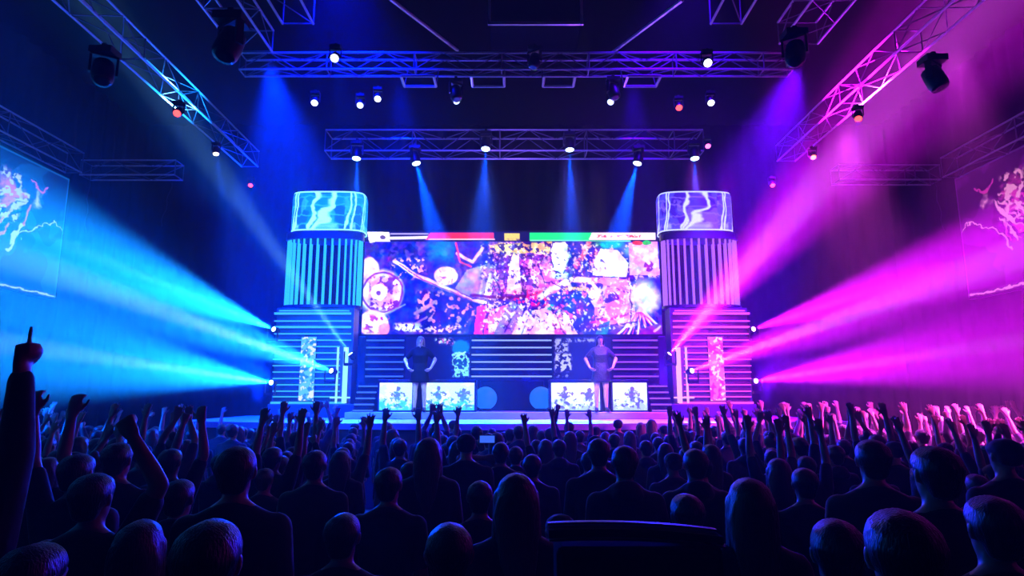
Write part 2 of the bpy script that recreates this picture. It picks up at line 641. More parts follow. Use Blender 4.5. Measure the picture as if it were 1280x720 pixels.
side_panel(692, 764, 2, 0, 'dark picture panel with pale scribbles behind the performer in a glittering dress')

# desks with lit fronts
M['desk_picture'] = screen_mat('desk_front_picture', 1.5)
M['desk_frame'] = surf('desk_frame', (40, 48, 66), .4, .2, 20, .2)
def desk(x0, x1, gapx, seed, tones, label):
    Y0 = 15.45
    z0, z1 = zr, at(640, 474.5, Y0).z
    a, b = at(x0, 495, Y0).x, at(x1, 495, Y0).x
    g0, g1 = at(gapx[0], 495, Y0).x, at(gapx[1], 495, Y0).x
    t = empty('game_desk', ((a + b) / 2, Y0, z0))
    tag(t, label, 'desk')
    cx = (a + b) / 2
    H = z1 - z0
    MB().box((a - cx, 0, H - .04), (b - cx, .7, H)).build('desktop', M['desk_frame'], t, bevel=.01)
    for xa, xb, x0p, x1p, sd in ((a, g0, x0, gapx[0], seed), (g1, b, gapx[1], x1, seed + 10)):
        MB().box((xa - cx, .03, 0), (xb - cx, .65, H - .04)).build('cabinet', M['desk_frame'], t, bevel=.01)
        w = x1p - x0p
        p = Paint(x0p, 476, x1p, 513, int(w * 2.2), 84, tones[0], sd)
        p.speck(10, .1, tones[1])
        p.mix(np.clip((p.Y + p.noise(6) * 6 - 500) / 4, 0, 1), tones[2])
        p.speck(4, .15, tones[0], (x0p, 497, x1p, 513))
        p.speck(4, .35, tones[3], (x0p, 494, x1p, 513))
        n = max(1, int(w / 26))
        for k in range(n):
            cxp = x0p + w * (k + .55) / n
            p.ell(cxp, 493, 5 + (k % 2), 9, tones[3], rot=.2 * (k - 1), soft=.3, warp=3)
            p.ell(cxp + 1, 484 + (k % 2) * 2, 3.2, 3.4, tones[4], warp=1)
            p.line([(cxp - 9, 490), (cxp - 3, 494), (cxp + 7, 489), (cxp + 10, 493)], 1.6, tones[4], 2)
        p.ell(x0p + w * .2, 487, 2.4, 2, tones[1])
        # the lit front, rounded by its own bezel
        p.panel('lit_front', lambda u, v_, xa=xa, xb=xb: (xa - cx + .04 + (xb - xa - .08) * u, .012, H - .07 - (H - .11) * v_), M['desk_picture'], t)
        fr = MB()
        for zz in (.02, H - .055):
            fr.box((xa - cx, 0, zz - .02), (xb - cx, .03, zz + .015))
        for xx in (xa - cx + .02, xb - cx - .02):
            fr.box((xx - .02, 0, 0), (xx + .02, .03, H - .04))
        fr.build('bezel', M['desk_frame'], t)
    # lower middle board joining the two cabinets, behind the performer
    MB().box((g0 - cx, .2, 0), (g1 - cx, .5, H - .04)).build('middle_board', M['desk_frame'], t)
    return t
desk(472, 595, (517, 528), 21, ((200, 250, 245), (240, 255, 225), (60, 200, 215), (70, 140, 200), (90, 110, 190)),
     'lit desk with teal picture front behind the performer in a dark dress')
desk(687, 811, (752, 764), 22, ((225, 245, 240), (255, 250, 225), (170, 195, 225), (95, 95, 190), (120, 90, 190)),
     'lit desk with white and violet picture front behind the performer in a glittering dress')

# glowing round lamps beside the desks
M['globe'] = glow('globe_blue', (30, 110, 235), 1.1)
for px, lab in ((607, 'blue glowing globe lamp beside the teal fronted desk'), (676, 'blue glowing globe lamp beside the violet fronted desk')):
    c = at(px, 500, 16.45)
    r = .29
    t = empty('globe_lamp', (c.x, 16.4, zr))
    tag(t, lab, 'lamp')
    hgt = max(.32, c.z - zr)
    prof = [(r * math.cos(a), hgt + r * math.sin(a)) for a in [(-PI / 2 + .3) + (PI - .35) * k / 14 for k in range(15)]]
    MB().lathe(prof, 28).build('globe', M['globe'], t, True)
    MB().lathe([(.16, 0), (.16, .05), (.09, .1), (.09, hgt - r + .05)], 20).build('base', M['black'], t)

# little step units with light strips
for x0, x1, mt, lab in ((441, 467, 'strip_left', 'small step unit with blue light strips beside the teal fronted desk'),
                        (814, 841, 'strip_right', 'small step unit with violet light strips beside the violet fronted desk')):
    a, b = at(x0, 495, 15.3).x, at(x1, 495, 15.3).x
    t = empty('step_unit', ((a + b) / 2, 15.3, zr))
    tag(t, lab, 'steps')
    w = (b - a) / 2
    for k in range(5):
        z = at(640, 511.5 - 7.6 * k, 15.3 + .12 * k).z - zr
        MB().box((-w, .12 * k, 0 if k == 0 else z - .17), (w, .9, z + .0)).build('step', M['set_dark'], t)
        MB().box((-w + .01, .12 * k - .02, z - .05), (w - .01, .12 * k, z - .015)).build('light_strip', M[mt], t)

# ------------------------------------------------------------------ light towers
def superell(t, rx, ry, e=.62):
    c, s = math.cos(t), math.sin(t)
    return (rx * math.copysign(abs(c) ** e, c), ry * math.copysign(abs(s) ** e, s))


def tower(side, cols, label):
    """side -1 left (blue), +1 right (violet)"""
    Yt = 16.1
    def X(px):
        return px if side < 0 else 1280 - px
    t = empty('light_tower', (0, 0, 0))
    cxp = 397
    base = at(X(cxp), 505, Yt)
    t.location = (base.x, Yt + .9, ZD)
    ox, oy, oz = t.location
    def L(px, py, Y=Yt):
        p = at(X(px), py, Y)
        return Vector((p.x - ox, p.y - oy, p.z - oz))
    tag(t, label, 'light tower')
    strip, tube, pic, post, colp = cols
    # plinth
    a, b = L(334, 505), L(444, 505)
    xs = sorted((a.x, b.x))
    MB().box((xs[0], -.9, 0), (xs[1], -.1, a.z)).build('plinth', M['towerbox'], t, bevel=.02)
    # lower body: back panel leaning with the horizontal strips in front
    z0, z1 = L(397, 505).z, L(397, 384).z
    a, b = L(340, 445), L(440, 445)
    xs = sorted((a.x, b.x))
    MB().box((xs[0] + .02, -.8, z0), (xs[1] - .02, -.25, z1)).build('body', M['towerbox'], t)
    ys = [388, 391.5, 401, 408.5, 417, 425, 433, 441, 449, 457, 465, 473, 481, 489, 496, 503.5]
    for k, py in enumerate(ys):
        l, r = (342, 438) if py < 430 else ((340, 424) if py < 500 else (337, 430))
        if k == 0:
            l, r = 348, 436
        A, B = L(l, py), L(r, py)
        x0, x1 = sorted((A.x, B.x))
        th = .026 if k in (1, 3, 15) else .014
        MB().box((x0, -.86, A.z - th), (x1, -.82, A.z + th)).build('light_strip', strip, t)
    # portal frame at the inner edge, and the narrow picture column
    for px, w in ((432, .055), (422, .02)):
        A = L(px, 445)
        MB().box((A.x - w, -.9, z0 + .02), (A.x + w, -.84, L(px, 434).z)).build('frame_post', post, t)
    A, B = L(412, 497), L(437, 497)
    x0, x1 = sorted((A.x, B.x))
    MB().box((x0, -.9, A.z - .02), (x1, -.84, A.z + .02)).build('frame_sill', post, t)
    p = Paint(0, 0, 20, 84, 40, 150, colp[0], 31 + side)
    p.wx *= 6
    p.speck(5, -.1, colp[1])
    p.speck(4, .3, colp[2])
    A, B = L(373, 490), L(392, 490)
    x0, x1 = sorted((A.x, B.x))
    zA, zB = L(380, 421).z, L(380, 501).z
    p.panel('picture_column', lambda u, v_: (x0 + (x1 - x0) * u, -.885, zA + (zB - zA) * v_), M['tower_picture'], t)
    MB().box((x0, -.882, zB), (x1, -.84, zA)).build('picture_column_back', M['black'], t)
    # cage of vertical tubes
    zc0, zc1 = L(397, 381).z, L(397, 296).z
    A, B = L(350, 340), L(447, 340)
    rx = abs(B.x - A.x) / 2 - .02
    mx = (A.x + B.x) / 2
    ry = .36
    for k in range(32):
        th = 2 * PI * (k + .5) / 32
        x, y = superell(th, rx, ry, 1.0)
        MB().tube((mx + x, y - .45, zc0 + .02), (mx + x, y - .45, zc1 - .02), .027, 8).build('light_tube', tube, t)
    ring = [superell(2 * PI * k / 40, rx + .05, ry + .05, .8) for k in range(40)]
    for za, zb_ in ((zc0 - .05, zc0 + .02), (zc1 - .02, L(397, 288).z)):
        MB().prism([(mx + x, y - .45) for x, y in ring], za, zb_).build('collar', M['set_dark'], t)
    # curved picture drum on top
    zd0, zd1 = L(405, 287.5).z, L(405, 238).z
    A, B = L(360, 262), L(453, 262)
    rx = abs(B.x - A.x) / 2
    mx2 = (A.x + B.x) / 2
    p = Paint(0, 0, 360, 56, 380, 90, pic[0], 41 + side)
    p.wx *= .6
    p.wy *= .5
    p.speck(26, .0, pic[3])
    p.speck(12, .35, pic[1], al=.6)
    for yy in (8, 20, 33, 46):
        p.line([(0, yy), (90, yy + 2), (180, yy - 2), (270, yy + 3), (360, yy)], 1.2, pic[1], 6, .7)
    for c_ in (14, 22, 56, 64, 100, 110, 150, 190, 230, 262, 296, 304, 338, 346):
        q = [(c_, 2)]
        for j in range(5):
            q.append((c_ + p.rng.uniform(-3, 3) + j * j * .6 * (1 if c_ % 2 else -1), 10 + j * 11))
        p.line(q, 2.6, pic[2], 4)
        p.line([(q[3][0], q[3][1]), (q[3][0] - 9, 55)], 1.8, pic[2], 4)
        p.ell(c_ + 1, 50, 7, 7, pic[2], soft=.8, warp=3, al=.6)
    p.line([(0, 1), (360, 1)], 1.5, pic[2], 0)
    p.line([(0, 55), (360, 55)], 1.5, pic[2], 0)
    def place(u, v_):
        th = -PI / 2 + 2 * PI * u + .3
        x, y = superell(th, rx, .45, .55)
        k = 1 - .035 * max(0, (.14 - v_) / .14) ** 2
        return (mx2 + x * k, y * k - .42, zd1 + (zd0 - zd1) * v_)
    p.panel('picture_drum', place, M['tower_picture'], t)
    ring = [superell(2 * PI * k / 48, rx - .03, .42, .55) for k in range(48)]
    MB().prism([(mx2 + x, y - .42) for x, y in ring], zd0 + .01, zd1 - .01).build('drum_core', M['set_dark'], t)
    return t


M['brace'] = surf('bracing_metal', (96, 98, 106), .5, .2, 30, .2)
M['tower_picture'] = screen_mat('tower_picture', 1.7)
Ms = (glow('strip_cyan', (60, 175, 255), 1.4), glow('tube_cyan', (45, 175, 255), 1.5))
tower(-1, (Ms[0], Ms[1], ((12, 95, 195), (50, 180, 225), (150, 245, 250), (10, 130, 205)), glow('post_cyan', (150, 230, 255), 1.4), ((30, 110, 215), (80, 165, 235), (190, 200, 245))),
      'tall tower of blue light tubes with a cyan picture drum on top')
Mr = (glow('strip_magenta', (250, 80, 245), 1.4), glow('tube_violet', (160, 95, 255), 1.4))
tower(1, (Mr[0], Mr[1], ((55, 25, 180), (120, 95, 225), (185, 195, 250), (70, 60, 205)), glow('post_pink', (255, 170, 250), 1.4), ((195, 40, 215), (230, 90, 235), (255, 190, 245))),
      'tall tower of violet light tubes with a lilac picture drum on top')

# ------------------------------------------------------------------ trusses
def truss(p0, p1, w, h, label, group=None, up=(0, 0, 1), cell=None, r=.021, mat='alu'):
    """a box truss from p0 to p1 (centre line of its bottom face), w wide, h high"""
    p0, p1 = Vector(p0), Vector(p1)
    d = (p1 - p0)
    Ln = d.length
    d.normalize()
    up = Vector(up)
    s = d.cross(up).normalized()
    upn = s.cross(d).normalized()
    t = empty('truss', p0)
    tag(t, label, 'truss', group)
    rel = {}
    for i, (sx, sz) in enumerate(((-1, 0), (1, 0), (-1, 1), (1, 1))):
        o = s * (sx * w / 2) + upn * (sz * h)
        rel[(sx, sz)] = o
        MB().tube(o, o + d * Ln, r, 8).build('chord', M[mat], t)
    cell = cell or h * 1.6
    n = max(1, round(Ln / cell))
    cl = Ln / n
    m = MB()
    rb = r * .5
    for k in range(n):
        a, b = d * (cl * k), d * (cl * (k + 1))
        for i in (-1, 1):
            q = (rel[(i, 0)], rel[(i, 1)])
            m.tube(a + q[k % 2], b + q[(k + 1) % 2], rb, 5)
        for z in (0, 1):
            q = (rel[(-1, z)], rel[(1, z)])
            m.tube(a + q[k % 2], b + q[(k + 1) % 2], rb, 5)
    for k in range(n + 1):
        a = d * (cl * k)
        if k % 3 == 0 or k == n:
            for A, B in (((-1, 0), (1, 0)), ((1, 0), (1, 1)), ((1, 1), (-1, 1)), ((-1, 1), (-1, 0))):
                m.tube(a + rel[A], a + rel[B], rb * 1.3, 5)
    m.build('bracing', M['brace'], t)
    return t


E = EYE.z
ZT = 6.0 + E          # height of the overhead rig
# two long outer trusses running towards the stage
truss((-6.75, 2.5, ZT), (-6.95, 16.2, ZT), .42, .42, 'long blue lit roof truss with coloured spots above the blue beams')
truss((6.95, 2.5, ZT), (7.1, 15.8, ZT), .46, .42, 'long magenta lit roof truss with coloured spots above the magenta beams')
# inner pairs up to the cross truss
truss((-4.45, 1.5, ZT), (-4.55, 10.45, ZT), .62, .4, 'blue lit roof truss between the long outer one and the white spots')
truss((-3.45, 1.5, ZT), (-3.5, 9.6, ZT), .5, .55, 'blue lit roof truss carrying the white spots over the hall')
truss((3.45, 1.5, ZT), (3.5, 9.6, ZT), .5, .55, 'magenta lit roof truss carrying a white and a pink spot')
truss((4.9, 1.5, ZT), (4.95, 10.2, ZT), .66, .4, 'magenta lit roof truss between the long outer one and the inner one')
# cross trusses
ct = at(640, 84, 10.6)
truss((-4.9, 10.8, ct.z), (5.05, 10.8, ct.z), .26, .32, 'dark upper cross truss in front of the hanging black box')
f5 = at(640, 190, 13.4)
truss((-4.1, 13.56, f5.z), (4.2, 13.56, f5.z), .5, .48, 'front cross truss carrying the row of blue white spots over the stage', cell=.62)
# ladder frames under the upper cross truss
for i, (a, b) in enumerate(((501, 542), (589, 630), (680, 719), (785, 826))):
    A, B = at(a, 95, 10.0), at(b, 95, 10.0)
    dY = atz(a, 108, A.z).y - 10.0
    t = empty('ladder_truss', ((A.x + B.x) / 2, 10.0, A.z))
    w = (B.x - A.x) / 2
    tag(t, ('small hanging rectangle of tubes at the blue end of the row of four',
            'small hanging rectangle of tubes, second of four from the blue end',
            'small hanging rectangle of tubes, second of four from the magenta end',
            'small hanging rectangle of tubes at the magenta end of the row of four')[i], 'truss', 'hanging frames under the upper cross truss')
    for (p, q) in (((-w, dY, 0), (w, dY, 0)), ((-w, 0, 0), (w, 0, 0)), ((-w, 0, 0), (-w, dY, 0)), ((w, 0, 0), (w, dY, 0))):
        MB().tube(p, q, .025, 6).build('frame_rail', M['alu'], t)
    for x in (-w, w):
        MB().tube((x, dY, 0), (x, .68, ct.z - A.z - .02), .012, 6).build('hanger', M['steel'], t)
# side trusses holding the side screens
sl = at(160, 221, 15.3)
truss((-10.7, 15.35, sl.z), (-8.35, 15.35, sl.z), .4, .38, 'short truss joining the blue side screen to the set', cell=.7)
truss((-10.75, 15.0, sl.z), (-10.75, 8.0, sl.z), .4, .5, 'dark truss above the blue side screen')
sr = at(1120, 227, 15.3)
truss((8.1, 15.35, sr.z), (10.6, 15.35, sr.z), .4, .38, 'short truss joining the magenta side screen to the set', cell=.7)
truss((10.75, 15.0, sr.z), (10.75, 8.0, sr.z), .4, .5, 'dark truss above the magenta side screen')

# slanting roof struts at the top
for p0, p1, lab in (((487, -2), (572, 63), 'blue slanting strut beside the hanging black box'), ((853, 0), (765, 66), 'violet slanting strut beside the hanging black box')):
    A, B = at(p0[0], p0[1], 8.6), at(p1[0], p1[1], 10.9)
    m = MB()
    m.tube(A, B, .03, 8)
    o = m.build('roof_strut', M['alu'])
    tag(o, lab, 'strut', )
# hanging black box with bright rim
A, B = at(612, -14, 9.9), at(727, 30, 9.9)
t = empty('hanging_box', ((A.x + B.x) / 2, 9.9, B.z))
tag(t, 'black rectangular equipment box hanging at the top middle', 'equipment box')
w = (B.x - A.x) / 2
MB().box((-w, 0, 0), (w, .9, .85)).build('shell', M['matt'], t, bevel=.02)
for x in (-w, w):
    MB().box((x - .025, -.04, -.03), (x + .025, 0, .85)).build('corner_rail', M['alu'], t)
MB().box((-w, -.04, -.03), (w, 0, .02)).build('bottom_rail', M['alu'], t)
for x in (-w * .8, w * .8):
    MB().tube((x, .45, .85), (x, .45, ZC - B.z), .012, 6).build('hanger', M['steel'], t)

# ------------------------------------------------------------------ side screens
M['hall_screen'] = screen_mat('hall_screen_picture', .8)
def hall_screen(side):
    Xs = side * 11.0
    t = empty('side_screen', (Xs, 15.2, 0))
    zt_, zb_ = at(1195, 224, 15.2).z, at(1230, 372, 15.2).z
    L_ = 5.2
    if side < 0:
        p = Paint(0, 0, 230, 150, 340, 220, (5, 40, 110), 51)
        hot, pale, mid = (225, 110, 225), (200, 225, 245), (20, 110, 190)
    else:
        p = Paint(0, 0, 230, 150, 340, 220, (50, 4, 62), 52)
        hot, pale, mid = (215, 50, 165), (250, 150, 210), (105, 15, 125)
    p.speck(30, .0, mid, al=.6)
    # x = 0 at the stage end, grows towards the hall
    rr = random.Random(5 + side)
    # a burst of bright shards from a bright clump
    for k in range(34):
        a = rr.uniform(.2, 1.25)
        r0 = rr.uniform(10, 60)
        l_ = rr.uniform(8, 26)
        cx_, cy_ = 24, 38
        x0_, y0_ = 20 + cx_ + r0 * math.cos(a) * .9, cy_ + r0 * math.sin(a)
        p.line([(x0_, y0_), (x0_ + l_ * math.cos(a), y0_ + l_ * math.sin(a) * 1.1)], rr.uniform(.8, 2.2), pale if rr.random() < .6 else hot, 3)
    p.ell(40, 42, 9, 12, pale, soft=.9, warp=7)
    p.line([(30, 24), (40, 32), (52, 22)], 2.2, hot, 4)
    p.ell(78, 45, 15, 30, hot, soft=.7, warp=9)
    p.speck(6, .15, pale, (60, 18, 95, 80))
    p.speck(9, .5, hot, (90, 20, 220, 140), .7)
    p.line([(2, 70), (12, 60), (24, 66), (60, 90)], 1.2, pale, 4)
    p.line([(0, 1), (230, 1)], 1.4, mid, 0)
    p.line([(0, 148), (230, 148)], 1.6, pale, 2)
    p.line([(1, 0), (1, 150)], 1.2, mid, 0)
    if side < 0:
        p.panel('display', lambda u, v_: (.03, -L_ * u, zt_ + (zb_ - zt_) * v_), M['hall_screen'], t)
        # faces +x: flip winding is harmless, emission is two sided
    else:
        p.panel('display', lambda u, v_: (-.03, -L_ * u, zt_ + (zb_ - zt_) * v_), M['hall_screen'], t)
    x0, x1 = sorted((.02 * -side * -1, .16 * side))
    MB().box((min(0, .16 * side), -L_ - .04, zb_ - .04), (max(0, .16 * side), .04, zt_ + .04)).build('housing', M['black'], t)
    for y in (-.6, -3.2):
        MB().tube((.08 * side, y, zt_), (.08 * side, y, max(sl.z, zt_) - .12), .015, 6).build('hanger', M['steel'], t)
    return t
tag(hall_screen(-1), 'side video screen on the blue side wall with pink and white shards', 'screen')
tag(hall_screen(1), 'side video screen on the magenta side wall with pink shards', 'screen')

# hanging cables
for i, (p0, p1, Y, lab) in enumerate((((215, 228), (201, 283), 15.2, 'thin hanging cable at the end of the short blue side truss'),
                                     ((112, 224), (106, 290), 15.1, 'thin hanging cable beside the blue side screen'),
                                     ((1168, 228), (1180, 290), 15.2, 'thin hanging cable beside the magenta side screen'))):
    A, B = at(p0[0], p0[1], Y), at(p1[0], p1[1], Y)
    m = MB()
    pts = [A.lerp(B, k / 8) + Vector((.03 * math.sin(k * 1.7), 0, 0)) for k in range(9)]
    for a, b in zip(pts[:-1], pts[1:]):
        m.tube(a, b, .012, 6)
    tag(m.build('hanging_cable', M['rubber']), lab, 'cable')

# ------------------------------------------------------------------ lamps
# moving head: clamp and base above, yoke, tilting head with its lens
def mh_meshes():
    base = MB().box((-.15, -.12, -.09), (.15, .12, 0)).box((-.03, -.05, 0), (.03, .05, .07)).mesh('base', M['black'])
    yoke = MB().box((-.17, -.04, -.36), (-.14, .04, -.09)).box((.14, -.04, -.36), (.17, .04, -.09)).box((-.17, -.05, -.12), (.17, .05, -.09)).mesh('yoke', M['black'])
    hd = MB().lathe([(.06, .17), (.12, .14), (.135, .0), (.135, -.12), (.12, -.17), (.115, -.18)], 20).mesh('head', M['black'], True)
    return base, yoke, hd
MH = mh_meshes()
LENS = {}
def lens_mat(key, rgb, s):
    if key not in LENS:
        me = MB().lathe([(.001, -.185), (.06, -.192), (.112, -.183), (.112, -.176)], 20).mesh('lens', glow('lens_' + key, rgb, s), True)
        LENS[key] = me
    return LENS[key]
M['lens_off'] = surf('lens_glass', (40, 45, 60), .1, 0, 5, .1)

def moving_head(loc, aim, key, rgb, s, label, group=None, scale=1.0):
    """loc: clamp point; aim: unit vector the head looks along"""
    t = empty('moving_head', loc)
    t.scale = (scale,) * 3
    tag(t, label, 'stage light', group)
    aim = Vector(aim).normalized()
    yaw = math.atan2(aim.x, -aim.y) if abs(aim.x) + abs(aim.y) > 1e-4 else 0
    link('base', MH[0], t)
    y_ = link('yoke', MH[1], t)
    y_.rotation_euler = (0, 0, yaw)
    q = Vector((0, 0, -1)).rotation_difference(aim)
    h = link('head', MH[2], t, (0, 0, -.32))
    h.rotation_mode = 'QUATERNION'
    h.rotation_quaternion = q
    if key is None:
        if 'off' not in LENS:
            LENS['off'] = MB().lathe([(.001, -.185), (.06, -.192), (.112, -.183), (.112, -.176)], 20).mesh('lens', M['lens_off'], True)
        link('lens', LENS['off'], h)
    else:
        link('lens', lens_mat(key, rgb, s), h)
    return t, Vector(loc) + Vector((0, 0, -.32 * scale)) + aim * (.2 * scale)


def spot(name, loc, aim, rgb, power, size, blend=.5, radius=.02):
    d = bpy.data.lights.new(name, 'SPOT')
    d.color = rgb
    d.energy = power
    d.spot_size = math.radians(size)
    d.spot_blend = blend
    d.shadow_soft_size = radius
    o = bpy.data.objects.new(name, d)
    COL.objects.link(o)
    o.location = loc
    o.rotation_mode = 'QUATERNION'
    o.rotation_quaternion = Vector((0, 0, -1)).rotation_difference(Vector(aim).normalized())
    return o

BLUE = (0.0, .18, 1.0)
CYAN = (0.004, .24, 1.0)
DEEP = (0.0, .03, 1.0)
MAG = (.8, .004, 1.0)
VIO = (.25, .0, 1.0)

# row of six on the front cross truss
row = [(446, 200, 'lw', (.02, .05), 500, 9), (521, 206, 'lw', (.28, .1), 1100, 11), (607, 188, 'lw', (-.04, .0), 350, 11),
       (712, 189, 'lw', (.02, .1), 600, 8), (796, 206, 'lw', (-.28, .1), 1100, 11), (868, 200, 'lw', (0, .05), 350, 9)]
names = ('on the end of the front truss over the blue tower', 'leaning inwards, second along the front truss from the blue tower', 'just on the blue side of the middle of the front truss',
         'just on the magenta side of the middle of the front truss', 'leaning inwards, second along the front truss from the magenta tower', 'on the end of the front truss over the magenta tower')
for (px, py, key, (dx, dy), pw, sz), nm in zip(row, names):
    P = at(px, py, 13.1)
    aim = Vector((dx, dy, -1)).normalized()
    loc = P - aim * .16 + Vector((0, 0, .256))
    moving_head(loc, (aim.x, -.25 + aim.y, aim.z), 'white_blue', (190, 230, 255), 6.0, 'blue white spot ' + nm, 'spots along the front truss', .8)
    spot('spot_beam', P, aim, (0.0, .06, 1), pw * 200, sz * 2.1, 1.0)

# other lit heads: px, py, Y, key, rgb, aim, beam(None or (rgb, power, size)), label
lit = [
    (221, 142, 9.4, 'red', (255, 60, 60), (.15, -.7, -.6), (DEEP, 150, 12), 'small red spot highest on the long blue lit truss'),
    (270, 193, 12.2, 'warm', (255, 225, 190), (.25, -.3, -1), ((0, .06, 1), 900, 16), 'warm white spot with a blue beam on the long blue lit truss'),
    (313, 232, 15.0, 'red', (255, 60, 60), (.1, -.6, -.7), ((0, .05, 1), 300, 10), 'small red spot at the stage end of the long blue lit truss'),
    (418, 73, 8.3, 'white', (225, 235, 255), (.1, -.7, -.6), (DEEP, 200, 25), 'bright white spot, highest on the blue side'),
    (393, 129, 10.3, 'white', (225, 235, 255), (.1, -.6, -.7), None, 'white spot hanging below the end of the inner blue trusses'),
    (450, 132, 10.6, 'dim', (170, 190, 255), (.1, -.6, -.7), None, 'dim white spot of a close pair on the blue side'),
    (472, 124, 10.4, 'white', (225, 235, 255), (.1, -.6, -.7), None, 'bright white spot of a close pair on the blue side'),
    (571, 127, 10.6, 'dim', (170, 190, 255), (.3, -.5, -.7), None, 'dim white spot under the upper cross truss on the blue side of the middle'),
    (763, 128, 10.6, 'dim', (170, 190, 255), (-.3, -.5, -.7), None, 'dim white spot under the upper cross truss on the magenta side of the middle'),
    (885, 79, 8.3, 'white', (225, 235, 255), (-.1, -.7, -.6), None, 'bright white spot, highest on the magenta side'),
    (889, 129, 10.3, 'white', (225, 235, 255), (-.1, -.6, -.7), None, 'white spot hanging below the inner magenta truss'),
    (849, 135, 10.6, 'red', (255, 60, 60), (-.1, -.6, -.7), None, 'small pink spot beside the white one under the inner magenta truss'),
    (885, 183, 12.9, 'pink', (255, 90, 180), (-.1, -.6, -.7), None, 'pink spot near the magenta end of the front truss'),
    (1073, 149, 9.7, 'red', (255, 60, 60), (-.3, -.5, -.8), ((.1, .0, 1), 700, 14), 'red spot with a violet beam, highest on the long magenta lit truss'),
    (1017, 197, 12.3, 'orange', (255, 110, 70), (-.1, -.6, -.7), None, 'orange spot in the middle of the long magenta lit truss'),
    (966, 232, 14.9, 'red', (255, 60, 60), (-.1, -.6, -.7), None, 'small red spot at the stage end of the long magenta lit truss'),
]
for px, py, Y, key, rgb, aim, beam, lab in lit:
    P = at(px, py, Y)
    a = Vector(aim).normalized()
    loc = P - a * .1 + Vector((0, 0, .16))
    moving_head(loc, a, key, rgb, 5.0, lab, 'coloured spots on the roof trusses', .5)
    # drop arm up to the truss
    if beam:
        b = Vector((0.25 if px < 640 else -.25, -.1, -1))
        if key == 'warm':
            b = Vector((.28, -.1, -1))
        spot('spot_beam', P, b, beam[0], beam[1] * 14, beam[2], .9)
# unlit heads
for i, (px, py, Y, lab) in enumerate(((132, 62, 6.0, 'big dark unlit moving head on the long blue lit truss'), (992, 40, 6.2, 'dark unlit moving head on the truss above the bright white spot'),
                                      (1165, 72, 6.4, 'big dark unlit moving head on the long magenta lit truss'), (668, 60, 10.0, 'dark unlit moving head below the hanging black box'),
                                      (570, 100, 10.3, 'dark unlit moving head beside the second lit rectangular frame'), (290, 20, 4.6, 'dark unlit moving head at the top edge over the blue side'),
                                      (766, 98, 10.3, 'dark unlit moving head beside the last lit rectangular frame'))):
    P = at(px, py, Y)
    moving_head(P, (.2 * (-1) ** i, -.3, -1), None, None, 0, lab, 'unlit moving heads in the roof', .75)

# ------------------------------------------------------------------ beams from the towers
def floor_head(P, aim, key, rgb, s, label):
    """a moving head standing on its base, aiming along aim"""
    t = empty('beam_light', P)
    tag(t, label, 'stage light', 'beam lights on the towers')
    aim = Vector(aim).normalized()
    b = MB().box((-.11, -.09, -.3), (.11, .09, -.24))
    b.box((-.13, -.03, -.26), (-.11, .03, .03)).box((.11, -.03, -.26), (.13, .03, .03))
    b.build('bracket', M['black'], t)
    h = link('head', MH[2], t, -aim * .12)
    h.scale = (.5,) * 3
    h.rotation_mode = 'QUATERNION'
    h.rotation_quaternion = Vector((0, 0, -1)).rotation_difference(aim)
    link('lens', lens_mat(key, rgb, s), h)
    return P - aim * .02

beams = [
    # px, py, Y, target px, py, Y, power, size
    (341, 411, 15.1, -40, 255, 9.0, 6000, 15, -1),
    (413, 463, 15.0, 40, 330, 9.0, 5200, 13, -1),
    (338, 478, 15.1, -60, 420, 8.5, 5200, 15, -1),
    (437, 441, 15.0, 335, 300, 13.8, 480, 13, -1),
    (943, 411, 15.1, 1330, 285, 9.0, 5200, 13, 1),
    (866, 463, 15.0, 1240, 330, 9.0, 4600, 12, 1),
    (946, 476, 15.1, 1350, 415, 8.5, 5200, 13, 1),
    (838, 441, 15.0, 1015, 240, 13.0, 5200, 20, 1),
]
bl = ['upper outer', 'middle', 'lower outer', 'inner upright']
for i, (px, py, Y, tx, ty, tY, pw, sz, sd) in enumerate(beams):
    A, B = at(px, py, Y), at(tx, ty, tY)
    d = (B - A).normalized()
    if sd < 0:
        P = floor_head(A, d, 'cyan', (200, 245, 255), 8, bl[i % 4] + ' beam light on the blue tower throwing a cyan beam')
        spot('beam', P + d * .03, d, CYAN, pw * 92, sz * 1.35, 1.0, .03)
        spot('beam_core', P + d * .03, d, ((.5, .85, 1), (.5, .85, 1), (.5, .85, 1), (.2, .6, 1))[i % 4], (60000, 220000, 150000, 130000)[i % 4], (3, 5, 4, 8)[i % 4], 1.0, .03)
    else:
        P = floor_head(A, d, 'magenta', (255, 200, 255), 8, bl[i % 4] + ' beam light on the violet tower throwing a magenta beam')
        spot('beam', P + d * .03, d, MAG, pw * 56, sz * 1.3, 1.0, .03)
        spot('beam_core', P + d * .03, d, ((1, .5, 1), (1, .5, 1), (1, .5, 1), (1, .22, 1))[i % 4], (50000, 170000, 70000, 220000)[i % 4], (3, 5, 3.5, 12)[i % 4], 1.0, .03)

